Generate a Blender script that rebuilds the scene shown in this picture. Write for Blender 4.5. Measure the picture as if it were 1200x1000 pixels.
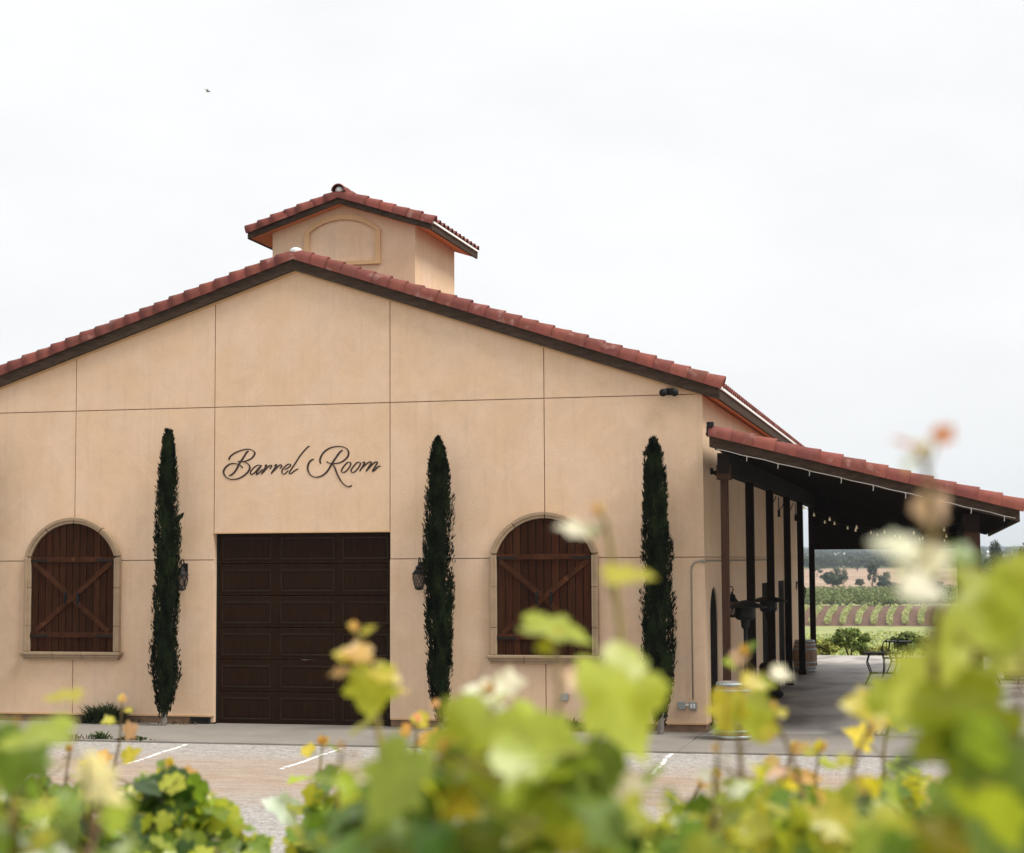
import bpy, bmesh, math, random
from mathutils import Vector, Matrix, noise
R = math.radians
sc = bpy.context.scene
for o in list(bpy.data.objects): bpy.data.objects.remove(o)
col = sc.collection

# ------------------------------------------------------------------ camera, sky, sun, exposure
CAM = Vector((11.9934, -28.0733, 2.7035)); FPX = 2088.57
_yaw, _pit, _rol = -0.2376, 0.07483, -0.0056
FW = Vector((math.sin(_yaw)*math.cos(_pit), math.cos(_yaw)*math.cos(_pit), math.sin(_pit)))
_r = Vector((math.cos(_yaw), -math.sin(_yaw), 0)); _u = _r.cross(FW)
RT = _r*math.cos(_rol)+_u*math.sin(_rol); UP = _u*math.cos(_rol)-_r*math.sin(_rol)
cd = bpy.data.cameras.new('camera'); cam = bpy.data.objects.new('camera', cd); col.objects.link(cam)
cam.matrix_world = Matrix(((RT.x, UP.x, -FW.x, CAM.x), (RT.y, UP.y, -FW.y, CAM.y), (RT.z, UP.z, -FW.z, CAM.z), (0, 0, 0, 1)))
cd.sensor_width = 36; cd.lens = FPX/1200*36; cd.clip_start = 0.05; cd.clip_end = 12000
cd.dof.use_dof = True; cd.dof.focus_distance = 29.5; cd.dof.aperture_fstop = 3.5
sc.camera = cam
SUN_EL, SUN_AZ = R(55), R(74)          # azimuth measured from -Y (in front of the facade) towards +X
SUN_STR, CLOUD_STR, EXPO = 2.45, 0.61, 0.84
w = bpy.data.worlds.new('World'); sc.world = w; w.use_nodes = True
nt = w.node_tree; nt.nodes.clear()
out = nt.nodes.new('ShaderNodeOutputWorld'); mixs = nt.nodes.new('ShaderNodeMixShader')
sky = nt.nodes.new('ShaderNodeTexSky'); sky.sky_type = 'NISHITA'; sky.sun_disc = False
sky.sun_elevation = SUN_EL; sky.sun_rotation = R(180)-SUN_AZ
b1 = nt.nodes.new('ShaderNodeBackground'); b1.inputs[1].default_value = 0.10
b2 = nt.nodes.new('ShaderNodeBackground'); b2.inputs[1].default_value = CLOUD_STR
tc = nt.nodes.new('ShaderNodeTexCoord'); mp = nt.nodes.new('ShaderNodeMapping'); mp.inputs['Scale'].default_value = (2.2, 2.2, 6)
nz = nt.nodes.new('ShaderNodeTexNoise'); nz.inputs['Scale'].default_value = 2.6; nz.inputs['Detail'].default_value = 7; nz.inputs['Roughness'].default_value = .55
cr = nt.nodes.new('ShaderNodeValToRGB')
cr.color_ramp.elements[0].position = .34; cr.color_ramp.elements[0].color = (.905, .903, .905, 1)
cr.color_ramp.elements[1].position = .66; cr.color_ramp.elements[1].color = (.967, .963, .957, 1)
L = nt.links.new
L(tc.outputs['Generated'], mp.inputs[0]); L(mp.outputs[0], nz.inputs['Vector']); L(nz.outputs['Fac'], cr.inputs[0]); L(cr.outputs[0], b2.inputs[0])
L(sky.outputs[0], b1.inputs[0]); mixs.inputs[0].default_value = .96
L(b1.outputs[0], mixs.inputs[1]); L(b2.outputs[0], mixs.inputs[2]); L(mixs.outputs[0], out.inputs[0])
sd = bpy.data.lights.new('sun', 'SUN'); sd.energy = SUN_STR; sd.angle = R(28); sd.color = (1, .955, .88)
so = bpy.data.objects.new('sun', sd); col.objects.link(so)
sdir = Vector((math.cos(SUN_EL)*math.sin(SUN_AZ), -math.cos(SUN_EL)*math.cos(SUN_AZ), math.sin(SUN_EL)))
so.rotation_euler = sdir.to_track_quat('Z', 'Y').to_euler(); so.location = (0, -20, 40)
sc.view_settings.view_transform = 'Standard'; sc.view_settings.look = 'None'
sc.view_settings.exposure = EXPO; sc.view_settings.gamma = 1
sc.cycles.use_denoising = True
sc.cycles.volume_bounces = 0; sc.cycles.max_bounces = 8; sc.cycles.transparent_max_bounces = 8

# ------------------------------------------------------------------ helpers
def ray(x, y): return FW+RT*((x-600)/FPX)-UP*((y-500)/FPX)
def at(x, y, Y):                 # photograph point -> world point on the vertical plane Y
    v = ray(x, y); return CAM+v*((Y-CAM.y)/v.y)
def atd(x, y, d): return CAM+ray(x, y)*d     # ... at distance d along the view
def atg(x, y, z=0.0):
    v = ray(x, y); return CAM+v*((z-CAM.z)/v.z)

def tag(o, label=None, cat=None, group=None, kind=None):
    if label: o['label'] = label
    if cat: o['category'] = cat
    if group: o['group'] = group
    if kind: o['kind'] = kind
    return o
def empty(name, loc=(0, 0, 0), label=None, cat=None, group=None):
    o = bpy.data.objects.new(name, None); col.objects.link(o); o.location = loc; o.empty_display_size = .2
    return tag(o, label, cat, group)

class MB:
    def __init__(s): s.v = []; s.f = []; s.c = []; s.cur = None; s.sm = []; s.smooth = False
    def add(s, vs, fs):
        n = len(s.v); s.v += [tuple(p) for p in vs]
        s.c += [s.cur or (1, 1, 1)]*len(vs)
        for f in fs: s.f.append(tuple(i+n for i in f)); s.sm.append(s.smooth)
        return s
    def box(s, a, b):
        x0, y0, z0 = a; x1, y1, z1 = b
        return s.add([(x0, y0, z0), (x1, y0, z0), (x1, y1, z0), (x0, y1, z0), (x0, y0, z1), (x1, y0, z1), (x1, y1, z1), (x0, y1, z1)],
                     [(0, 3, 2, 1), (4, 5, 6, 7), (0, 1, 5, 4), (1, 2, 6, 5), (2, 3, 7, 6), (3, 0, 4, 7)])
    def bar(s, p, q, w, h, up=(0, 0, 1)):
        p, q = Vector(p), Vector(q); t = (q-p).normalized(); up = Vector(up)
        if abs(t.dot(up)) > .99: up = Vector((1, 0, 0))
        a = t.cross(up).normalized()*(w/2); b = a.cross(t).normalized()*(h/2)
        vs = [m+x for m in (p, q) for x in (-a-b, a-b, a+b, -a+b)]
        return s.add(vs, [(0, 1, 2, 3), (7, 6, 5, 4), (0, 4, 5, 1), (1, 5, 6, 2), (2, 6, 7, 3), (3, 7, 4, 0)])
    def prism(s, poly, y0, y1, ax='y'):       # poly in (x,z) for ax y, (y,z) for ax x, (x,y) for ax z
        f = {'y': lambda p, t: (p[0], t, p[1]), 'x': lambda p, t: (t, p[0], p[1]), 'z': lambda p, t: (p[0], p[1], t)}[ax]
        n = len(poly); vs = [f(p, y0) for p in poly]+[f(p, y1) for p in poly]
        fs = [tuple(range(n)), tuple(range(2*n-1, n-1, -1))]+[(i, i+n, (i+1) % n+n, (i+1) % n) for i in range(n)]
        return s.add(vs, fs)
    def tube(s, pts, r, n=8, caps=True):
        pts = [Vector(p) for p in pts]; rs = r if isinstance(r, (list, tuple)) else [r]*len(pts)
        vs = []; fs = []; prev = None
        for i, p in enumerate(pts):
            t = (pts[min(i+1, len(pts)-1)]-pts[max(i-1, 0)]).normalized()
            if prev is None: prev = t.orthogonal().normalized()
            a = (prev-t*prev.dot(t)).normalized(); prev = a; b = t.cross(a)
            vs += [p+(a*math.cos(k*2*math.pi/n)+b*math.sin(k*2*math.pi/n))*rs[i] for k in range(n)]
        for i in range(len(pts)-1):
            for k in range(n): fs.append((i*n+k, i*n+(k+1) % n, (i+1)*n+(k+1) % n, (i+1)*n+k))
        if caps: fs += [tuple(range(n-1, -1, -1)), tuple(range((len(pts)-1)*n, len(pts)*n))]
        return s.add(vs, fs)
    def lathe(s, prof, c=(0, 0, 0), n=24):
        c = Vector(c); m = len(prof)
        vs = [c+Vector((r*math.cos(k*2*math.pi/n), r*math.sin(k*2*math.pi/n), z)) for r, z in prof for k in range(n)]
        fs = [(i*n+k, i*n+(k+1) % n, (i+1)*n+(k+1) % n, (i+1)*n+k) for i in range(m-1) for k in range(n)]
        fs += [tuple(range(n-1, -1, -1)), tuple(range((m-1)*n, m*n))]
        return s.add(vs, fs)
    def build(s, name, mat, parent=None, bevel=0, fix=True):
        me = bpy.data.meshes.new(name); me.from_pydata(s.v, [], s.f); 
        if s.cur is not None or any(c != (1, 1, 1) for c in s.c):
            a = me.attributes.new('tint', 'FLOAT_COLOR', 'POINT')
            a.data.foreach_set('color', [k for c in s.c for k in (c[0], c[1], c[2], 1)])
        me.polygons.foreach_set('use_smooth', s.sm)
        me.materials.append(mat); me.update()
        if fix:
            bm = bmesh.new(); bm.from_mesh(me); bmesh.ops.recalc_face_normals(bm, faces=bm.faces); bm.to_mesh(me); bm.free()
        o = bpy.data.objects.new(name, me); col.objects.link(o)
        if parent is not None:
            o.parent = parent; o.matrix_parent_inverse = Matrix.Translation(-Vector(parent.location)) if parent.parent is None and parent.type == 'EMPTY' else Matrix()
        if bevel:
            b = o.modifiers.new('bevel', 'BEVEL'); b.width = bevel; b.segments = 2; b.limit_method = 'ANGLE'; b.angle_limit = R(50)
        return o

# ------------------------------------------------------------------ materials
def mat(name, base, rough=.8, var=.0, scale=4., bump=0., bscale=40., metal=0., spec=.4, tint=False, spots=None, stretch=None, detail=6.):
    m = bpy.data.materials.new(name); m.use_nodes = True; t = m.node_tree; N = t.nodes; K = t.links.new
    p = N['Principled BSDF']; p.inputs['Roughness'].default_value = rough; p.inputs['Metallic'].default_value = metal
    p.inputs['Specular IOR Level'].default_value = spec
    co = N.new('ShaderNodeTexCoord'); mpn = N.new('ShaderNodeMapping'); K(co.outputs['Object'], mpn.inputs[0])
    if stretch: mpn.inputs['Scale'].default_value = stretch
    n1 = N.new('ShaderNodeTexNoise'); n1.inputs['Scale'].default_value = scale; n1.inputs['Detail'].default_value = detail; n1.inputs['Roughness'].default_value = .62
    K(mpn.outputs[0], n1.inputs['Vector'])
    mr = N.new('ShaderNodeMapRange'); mr.inputs['From Min'].default_value = .28; mr.inputs['From Max'].default_value = .72
    mr.inputs['To Min'].default_value = 1-var; mr.inputs['To Max'].default_value = 1+var; K(n1.outputs['Fac'], mr.inputs['Value'])
    mul = N.new('ShaderNodeVectorMath'); mul.operation = 'SCALE'; K(mr.outputs[0], mul.inputs['Scale'])
    mul.inputs[0].default_value = base[:3]; src = mul
    if tint:
        at_ = N.new('ShaderNodeAttribute'); at_.attribute_name = 'tint'
        m2 = N.new('ShaderNodeVectorMath'); m2.operation = 'MULTIPLY'; K(mul.outputs[0], m2.inputs[0]); K(at_.outputs['Color'], m2.inputs[1]); src = m2
    if spots:
        n2 = N.new('ShaderNodeTexNoise'); n2.inputs['Scale'].default_value = spots[1]; n2.inputs['Detail'].default_value = 5; K(mpn.outputs[0], n2.inputs['Vector'])
        r2 = N.new('ShaderNodeMapRange'); r2.inputs['From Min'].default_value = spots[2]; r2.inputs['From Max'].default_value = spots[3]; K(n2.outputs['Fac'], r2.inputs['Value'])
        mx = N.new('ShaderNodeMix'); mx.data_type = 'RGBA'; K(r2.outputs[0], mx.inputs[0]); K(src.outputs[0], mx.inputs[6]); mx.inputs[7].default_value = (*spots[0], 1)
        K(mx.outputs[2], p.inputs['Base Color'])
    else: K(src.outputs[0], p.inputs['Base Color'])
    if bump:
        nb = N.new('ShaderNodeTexNoise'); nb.inputs['Scale'].default_value = bscale; nb.inputs['Detail'].default_value = 6; K(mpn.outputs[0], nb.inputs['Vector'])
        bp = N.new('ShaderNodeBump'); bp.inputs['Strength'].default_value = bump; bp.inputs['Distance'].default_value = .02
        K(nb.outputs['Fac'], bp.inputs['Height']); K(bp.outputs[0], p.inputs['Normal'])
    return m
def leafmat(name, trans=.42, rough=.5, mott=.18, spec=.45):
    m = bpy.data.materials.new(name); m.use_nodes = True; t = m.node_tree; N = t.nodes; K = t.links.new
    p = N['Principled BSDF']; p.inputs['Roughness'].default_value = rough; p.inputs['Specular IOR Level'].default_value = spec
    a = N.new('ShaderNodeAttribute'); a.attribute_name = 'tint'
    co = N.new('ShaderNodeTexCoord'); n1 = N.new('ShaderNodeTexNoise'); n1.inputs['Scale'].default_value = 30; n1.inputs['Detail'].default_value = 4; K(co.outputs['Object'], n1.inputs['Vector'])
    mr = N.new('ShaderNodeMapRange'); mr.inputs['To Min'].default_value = 1-mott; mr.inputs['To Max'].default_value = 1+mott; K(n1.outputs['Fac'], mr.inputs['Value'])
    mu = N.new('ShaderNodeVectorMath'); mu.operation = 'SCALE'; K(a.outputs['Color'], mu.inputs[0]); K(mr.outputs[0], mu.inputs['Scale'])
    tr = N.new('ShaderNodeBsdfTranslucent'); mx = N.new('ShaderNodeMixShader'); mx.inputs[0].default_value = trans
    ty = N.new('ShaderNodeVectorMath'); ty.operation = 'MULTIPLY'; ty.inputs[1].default_value = (1.5, 1.35, .7); K(mu.outputs[0], ty.inputs[0])
    K(mu.outputs[0], p.inputs['Base Color']); K(ty.outputs[0], tr.inputs['Color'])
    K(p.outputs[0], mx.inputs[1]); K(tr.outputs[0], mx.inputs[2]); K(mx.outputs[0], N['Material Output'].inputs['Surface'])
    return m

def stucco(name, base, alt):
    m = mat(name, base, .92, .04, .9, .16, 30, spots=(alt, 1.3, .42, .60), spec=.12)
    t = m.node_tree; N = t.nodes; K = t.links.new; p = N['Principled BSDF']; src = p.inputs['Base Color'].links[0].from_socket
    co = N.new('ShaderNodeTexCoord')
    def layer(src, sc_, st, lo, hi, a, b, det=8, rg=.7, dist=0.):
        mp_ = N.new('ShaderNodeMapping'); mp_.inputs['Scale'].default_value = st; K(co.outputs['Object'], mp_.inputs[0])
        n = N.new('ShaderNodeTexNoise'); n.inputs['Scale'].default_value = sc_; n.inputs['Detail'].default_value = det; n.inputs['Roughness'].default_value = rg; n.inputs['Distortion'].default_value = dist; K(mp_.outputs[0], n.inputs['Vector'])
        r = N.new('ShaderNodeMapRange'); r.inputs[1].default_value = lo; r.inputs[2].default_value = hi; r.inputs[3].default_value = a; r.inputs[4].default_value = b; K(n.outputs['Fac'], r.inputs[0])
        v = N.new('ShaderNodeVectorMath'); v.operation = 'SCALE'; K(src, v.inputs[0]); K(r.outputs[0], v.inputs['Scale']); return v.outputs[0]
    src = layer(src, 2.2, (1, 1, 1), .3, .7, .93, 1.06, 9, .72, 1.6)       # trowel swirls
    src = layer(src, 14, (1, 1, 1), .3, .7, .972, 1.028, 6, .8)
    src = layer(src, 3, (3.5, 3.5, .22), .52, .8, 1.0, .90, 6, .6)           # faint run marks
    K(src, p.inputs['Base Color']); return m
M = {}
M['stucco'] = stucco('stucco', (.69, .492, .330), (.71, .52, .372))
M['soffit'] = mat('soffit_bounce_orange', (.66, .27, .12), .9, .05, 3, .1, 60)  # stucco with warm bounced light put into its orange colour
M['trim_band'] = mat('trim_stucco', (.60, .385, .205), .9, .06, 3, .2, 60)
M['base'] = mat('sill_plate', (.20, .125, .075), .9, .25, 6, .3, 40)
M['fascia'] = mat('weathered_fascia_wood', (.056, .037, .026), .85, .4, 5, .3, 60, stretch=(1, 1, 4), spec=.1)
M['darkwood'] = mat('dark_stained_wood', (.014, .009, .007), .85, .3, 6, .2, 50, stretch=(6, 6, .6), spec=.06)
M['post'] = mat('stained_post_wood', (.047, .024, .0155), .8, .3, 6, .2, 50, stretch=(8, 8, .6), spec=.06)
M['tile'] = mat('terracotta_tile', (.180, .046, .032), .75, .22, 7, .3, 60, tint=True, spots=((.33, .18, .15), 4.5, .60, .78))
M['mortar'] = mat('ridge_mortar', (.62, .62, .60), .9, .15, 20, .4, 60)
M['garage'] = mat('garage_door_wood_grain', (.0195, .0085, .0038), .6, .5, 3, .12, 30, stretch=(14, 14, .7), spec=.05)
M['moulding'] = mat('sunlit_moulding_edge', (.029, .0155, .0092), .5, .35, 5, .1, 30, spec=.2)  # lighter than the door wood: sunlit panel edges put into the colour
M['plank'] = mat('shutter_planks', (.038, .0138, .0062), .75, .38, 3, .2, 30, tint=True, stretch=(10, 10, .8), spec=.05)
M['brace'] = mat('shutter_brace_wood', (.054, .020, .0092), .75, .4, 6, .2, 30, spots=((.15, .06, .03), 5, .64, .80), spec=.05)
M['iron'] = mat('black_iron', (.009, .009, .009), .55, .2, 20, .1, 60, spec=.2)
M['stone'] = mat('cast_stone', (.33, .235, .15), .85, .14, 6, .3, 50)
M['glass'] = mat('seedy_glass', (.045, .04, .032), .2, .2, 10, spec=.35)
M['letters'] = mat('bronze_lettering', (.032, .014, .009), .5, .2, 20, spec=.4)
M['concrete'] = mat('concrete_slab', (.235, .215, .19), .85, .10, .9, .15, 40, spots=((.19, .172, .15), .7, .46, .72))
M['patio'] = mat('patio_concrete', (.43, .40, .37), .55, .14, .8, .15, 30, stretch=(1, .5, 1), spots=((.20, .182, .165), 1.1, .44, .66))
M['white'] = mat('white_paint', (.80, .79, .77), .7, .06, 8)
M['cord'] = mat('pale_cord', (.42, .40, .37), .6, .1, 8)
M['conduit'] = mat('galvanised_conduit', (.27, .25, .20), .55, .12, 12, metal=.1)
M['boxgrey'] = mat('grey_outlet_box', (.30, .32, .31), .5, .1, 12, metal=.3)
M['steel'] = mat('galvanised_hoop', (.36, .42, .44), .45, .2, 10, metal=.5)
M['stave'] = mat('oak_staves', (.30, .185, .12), .75, .3, 5, .2, 30, tint=True, stretch=(6, 6, .8))
M['bulb'] = mat('cream_bulb', (.8, .7, .5), .3)
_b = M['bulb'].node_tree.nodes['Principled BSDF']; _b.inputs['Emission Color'].default_value = (1, .78, .45, 1); _b.inputs['Emission Strength'].default_value = .12
M['bark'] = mat('bark', (.12, .085, .06), .9, .3, 12, .5, 30)
M['cane'] = mat('green_brown_cane', (.17, .12, .05), .6, .35, 14, tint=True)
M['trunkgrey'] = mat('cypress_trunk', (.16, .14, .12), .9, .3, 20, .5, 40)
M['cypress'] = leafmat('cypress_foliage', .05, .8, .25, .06)
M['vine'] = leafmat('vine_leaf', .50, .30, .18, .6)
M['foliage'] = leafmat('tree_foliage', .2, .7, .18, .15)
M['weed'] = leafmat('weed_leaf', .3, .6)
M['bird'] = mat('bird_feathers', (.20, .25, .24), .8, .3, 20)

# ground: gravel lot, tyre tracks, dry grass, ploughed field, golden slope by place
def ground_mat():
    m = bpy.data.materials.new('ground'); m.use_nodes = True; t = m.node_tree; N = t.nodes; K = t.links.new
    p = N['Principled BSDF']; p.inputs['Roughness'].default_value = .95; p.inputs['Specular IOR Level'].default_value = .15
    co = N.new('ShaderNodeTexCoord'); sp = N.new('ShaderNodeSeparateXYZ'); K(co.outputs['Object'], sp.inputs[0])
    def noise_(s, d=5, st=None, r=.6):
        n = N.new('ShaderNodeTexNoise'); n.inputs['Scale'].default_value = s; n.inputs['Detail'].default_value = d; n.inputs['Roughness'].default_value = r
        if st:
            mm = N.new('ShaderNodeMapping'); mm.inputs['Scale'].default_value = st; K(co.outputs['Object'], mm.inputs[0]); K(mm.outputs[0], n.inputs['Vector'])
        else: K(co.outputs['Object'], n.inputs['Vector'])
        return n.outputs['Fac']
    def ramp(src, pts):
        r = N.new('ShaderNodeValToRGB'); e = r.color_ramp.elements
        while len(e) < len(pts): e.new(.5)
        for k, (q, c) in enumerate(pts): e[k].position = q; e[k].color = (*c, 1) if len(c) == 3 else c
        K(src, r.inputs[0]); return r.outputs[0]
    def mr(src, a, b, c=0, d=1):
        n = N.new('ShaderNodeMapRange'); n.inputs[1].default_value = a; n.inputs[2].default_value = b; n.inputs[3].default_value = c; n.inputs[4].default_value = d; K(src, n.inputs[0]); return n.outputs[0]
    def mth(op, a, b):
        n = N.new('ShaderNodeMath'); n.operation = op; n.use_clamp = False
        for i, v in enumerate((a, b)):
            if isinstance(v, (int, float)): n.inputs[i].default_value = v
            else: K(v, n.inputs[i])
        return n.outputs[0]
    def mix(f, a, b):
        n = N.new('ShaderNodeMix'); n.data_type = 'RGBA'
        for i, v in ((0, f), (6, a), (7, b)):
            if isinstance(v, tuple): n.inputs[i].default_value = (*v, 1)
            else: K(v, n.inputs[i])
        return n.outputs[2]
    X, Y = sp.outputs[0], sp.outputs[1]
    vo = N.new('ShaderNodeTexVoronoi'); vo.inputs['Scale'].default_value = 27; K(co.outputs['Object'], vo.inputs['Vector'])
    stone = ramp(vo.outputs['Color'], [(0, (.20, .18, .165)), (.45, (.36, .335, .31)), (1, (.54, .515, .49))])
    grain = ramp(noise_(8, 10, None, .9), [(.38, (.15, .132, .12)), (.5, (.355, .33, .305)), (.64, (.60, .575, .55))])
    grav = mix(mr(noise_(1.3), .35, .65, .2, .8), grain, stone)
    dirt = ramp(noise_(5, 8, (.35, 1, 1), .7), [(.25, (.27, .195, .14)), (.55, (.385, .295, .225)), (.8, (.50, .42, .35))])
    wob = mth('ADD', Y, mth('MULTIPLY', mth('SUBTRACT', noise_(.35, 3), .5), 2.6))
    band = mth('MULTIPLY', mr(wob, -4.1, -5.4), mr(wob, -9.6, -7.6))
    lot = mix(mth('MULTIPLY', band, mr(noise_(1.8, 6, (.3, 1, 1)), .38, .6, .55, 1)), grav, dirt)
    bank = ramp(noise_(3, 8), [(.3, (.10, .085, .05)), (.6, (.20, .165, .10)), (.8, (.10, .12, .045))])
    c = mix(mr(wob, -14.5, -16.5), lot, bank)
    grass = ramp(noise_(.6, 8), [(.3, (.20, .24, .08)), (.55, (.31, .33, .14)), (.8, (.38, .36, .18))])
    c = mix(mr(Y, 24, 26), c, grass)
    soil = ramp(noise_(.5, 8, None, .7), [(.3, (.10, .058, .040)), (.6, (.17, .10, .072)), (.8, (.24, .155, .11))])
    c = mix(mth('MULTIPLY', mr(Y, 238, 240), mr(Y, 300, 298)), c, soil)
    gold = ramp(noise_(.06, 9, (.4, 1, 1), .7), [(.3, (.17, .12, .075)), (.48, (.34, .235, .165)), (.7, (.46, .34, .25))])
    c = mix(mr(Y, 470, 490), c, gold)
    wood = ramp(noise_(.05, 8), [(.3, (.05, .07, .03)), (.7, (.12, .13, .06))])
    c = mix(mr(Y, 760, 800), c, wood)
    K(c, p.inputs['Base Color'])
    bp = N.new('ShaderNodeBump'); bp.inputs['Strength'].default_value = .7; bp.inputs['Distance'].default_value = .03
    K(mth('ADD', noise_(24, 8, None, .75), mth('MULTIPLY', vo.outputs['Distance'], .6)), bp.inputs['Height']); K(bp.outputs[0], p.inputs['Normal'])
    return m

# ------------------------------------------------------------------ ground
PTS = [(-80, 1.9), (-24, 1.15), (-21, .75), (-16, -.03), (23.4, -.03), (30, -1.0), (60, -4), (190, -8.3), (225, -7.7), (240, -7.2), (276, -5.9), (330, -5.6), (450, -5.4), (480, -6.3), (700, -2.6), (900, -.6), (1300, 3), (2000, 6.5), (3000, 9.5), (4300, 14), (6500, 18)]
def gz(x, y):
    for (a, za), (b, zb) in zip(PTS, PTS[1:]):
        if y <= b:
            k = min(1, max(0, (y-a)/(b-a))); z = za+(zb-za)*k; break
    else: z = PTS[-1][1]
    if y > 60: z += noise.noise(Vector((x*.006, y*.006, 3)))*max(0, min(1, (y-330)/300))*1.2
    elif y < -17: z += noise.noise(Vector((x*.4, y*.4, 1)))*.06
    return z
xs = [-2000, -1400, -900, -500, -300]+[-200+20*i for i in range(7)]+[-70+10*i for i in range(4)]+[-36+3*i for i in range(28)]+[60, 80, 110, 150, 200, 300, 500, 900, 1400, 2000]
ys = [-80, -60, -45]+[-36+1.5*i for i in range(15)]+[-14, -8, 0, 10, 20, 23.4, 25, 27, 30, 36, 44, 52, 60]+[75+15*i for i in range(8)]+[190, 202, 213, 225, 232, 240, 249, 258, 267, 276]+[286+10*i for i in range(21)]+[500+20*i for i in range(31)]+[1150, 1250, 1400, 1800, 2400, 3200, 4200, 5200, 6300]
g = MB(); g.smooth = True; nx = len(xs)
g.v = [(x, y, gz(x, y)) for y in ys for x in xs]; g.c = [(1, 1, 1)]*len(g.v)
g.f = [(j*nx+i, j*nx+i+1, (j+1)*nx+i+1, (j+1)*nx+i) for j in range(len(ys)-1) for i in range(nx-1)]; g.sm = [True]*len(g.f)
tag(g.build('ground', ground_mat(), fix=False), kind='structure')
ap = MB()
js = [-16, -11.6, -7.2, -2.56, .03, 3.1, 5.73, 8.25]
for a, b in zip(js, js[1:]): ap.box((a+.006, -2.8, -.03), (b-.006, .5 if (a > -.1 and b < 3.2) else .03, .0))
js2 = [8.25, 10.72, 13.4, 17, 21]
for a, b in zip(js2, js2[1:]): ap.box((a+.006, -2.8, -.03), (b-.006, -.012, .0))
tag(ap.build('concrete_apron', M['concrete'], bevel=.008), kind='structure')
pf = MB()
for a, b in zip([8.25, 10.72, 11.2, 13.4, 17, 21], [10.72, 11.0, 13.4, 17, 21]):
    a = 11.2 if a == 11.0 else a
for a, b in ((8.32, 10.72), (10.735, 10.86), (11.06, 13.4), (13.41, 17), (17.01, 21)):
    for k in range(6): pf.box((a, .01+3.74*k, -.035), (b, 3.74*(k+1), -.002))
tag(pf.build('patio_floor', M['patio']), kind='structure')
dr = MB(); dr.box((10.86, .01, -.06), (11.06, 22.4, -.02))
tag(dr.build('channel_drain_bed', M['iron']), kind='structure')
gr = MB()
for k in range(2): gr.box((10.885+.09*k, .3, -.02), (10.945+.09*k, 13.5, -.008))
for k in range(34): gr.box((10.943, .35+.39*k, -.018), (10.977, .39+.39*k, -.010))
tag(gr.build('drain_grate', M['boxgrey']), 'narrow metal drain grate set into the patio concrete', 'drain')
for k, ((xa, ya), (xb, yb)) in enumerate((((218, 870.5), (150, 893)), ((400, 875), (330, 899)), ((786, 881.5), (765, 905)))):
    p0, p1 = atg(xa, ya), atg(xb, yb); l = MB(); n = 26
    t = (p1-p0).normalized(); s_ = Vector((-t.y, t.x, 0))
    random.seed(50+k)
    for i in range(n):
        if random.random() < .12: continue
        a, b = p0.lerp(p1, i/n), p0.lerp(p1, (i+1.02)/n); wv = .030*(1-.35*random.random()); o_ = s_*(random.uniform(-.006, .006)+.012*math.sin(i*.42+k))
        l.prism([((a-s_*wv+o_).x, (a-s_*wv+o_).y), ((b-s_*wv+o_).x, (b-s_*wv+o_).y), ((b+s_*wv+o_).x, (b+s_*wv+o_).y), ((a+s_*wv+o_).x, (a+s_*wv+o_).y)], -.029, -.022, 'z')
    tag(l.build('parking_line', M['white']), kind='structure')

# ------------------------------------------------------------------ main building
RX, SL = 1.47, .3336                 # ridge line and roof slope
XL, XR, YB = -5.36, 8.30, 19.4
def top(x, z0=7.58): return z0-abs(x-RX)*SL
B = empty('winery_building', (RX, 9, 0), 'tan stucco winery barn with tiled gable roof, cupola and large brown garage door', 'building')
wl = MB(); G = .0075
cols = [XL, -2.56, 0.013, 3.12, 5.73, XR]; J1, J2, PB = 2.735, 5.315, .13
def panel(x0, x1, z0, z1):
    a, b = x0+(G if x0 > XL+.01 else 0), x1-(G if x1 < XR-.01 else 0)
    wl.prism([(a, z0), (b, z0), (b, z1), (a, z1)], 0, .05)
for x0, x1 in zip(cols, cols[1:]):
    door = abs(x0-.013) < .01
    if not door:
        a, b = (x0+(0 if abs(x0-3.12) < .01 else G)) if x0 > XL+.01 else x0, (x1-(0 if abs(x1-.013) < .01 else G)) if x1 < XR-.01 else x1
        wl.prism([(a, PB), (b, PB), (b, J1-G), (a, J1-G)], 0, .05)
        panel(x0, x1, J1+G, J2-G)
    else: panel(x0, x1, 3.19, J2-G)
    a, b = x0+(G if x0 > XL+.01 else 0), x1-(G if x1 < XR-.01 else 0)
    pl_ = [(a, J2+G), (b, J2+G)]
    if b > 8: pl_ = [(a, J2+G), (8.25, J2+G), (8.25, top(8.25)+.03), (a, top(a)+.03)]
    elif a < -5: pl_ = [(a+.05, J2+G), (b, J2+G), (b, top(b)+.03), (a+.05, top(a+.05)+.03)]
    else:
        pl_.append((b, top(b)+.03))
        if a < RX < b: pl_.append((RX, 7.61))
        pl_.append((a, top(a)+.03))
    wl.prism(pl_, 0, .05)
# backing wall with the garage opening, then the side with its arched doorway, left and back
wl.prism([(XL, .02), (.013, .02), (.013, 3.19), (3.12, 3.19), (3.12, .02), (XR-.06, .02), (XR-.06, top(XR)), (RX, 7.6), (XL, top(XL))], .0495, .30)
def arch_pts(y0, y1, z1, n=12):
    r = (y1-y0)/2; c = (y0+y1)/2; return [(c-r*math.cos(math.pi*k/n), z1-r+r*math.sin(math.pi*k/n)) for k in range(n+1)]
ar = arch_pts(.62, 1.62, 2.25)
zt = 5.30
low = [(0.05, PB), (.62, PB)]+ar+[(1.62, PB), (9.0, PB), (9.0, 2.2), (11.0, 2.2), (11.0, PB), (12.7, PB), (12.7, 2.2), (14.3, 2.2), (14.3, PB), (YB, PB), (YB, J1-G), (0.05, J1-G)]
wl.prism(low, XR-.05, XR, 'x'); wl.prism([(0.05, J1+G), (YB, J1+G), (YB, zt), (0.05, zt)], XR-.05, XR, 'x')
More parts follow.
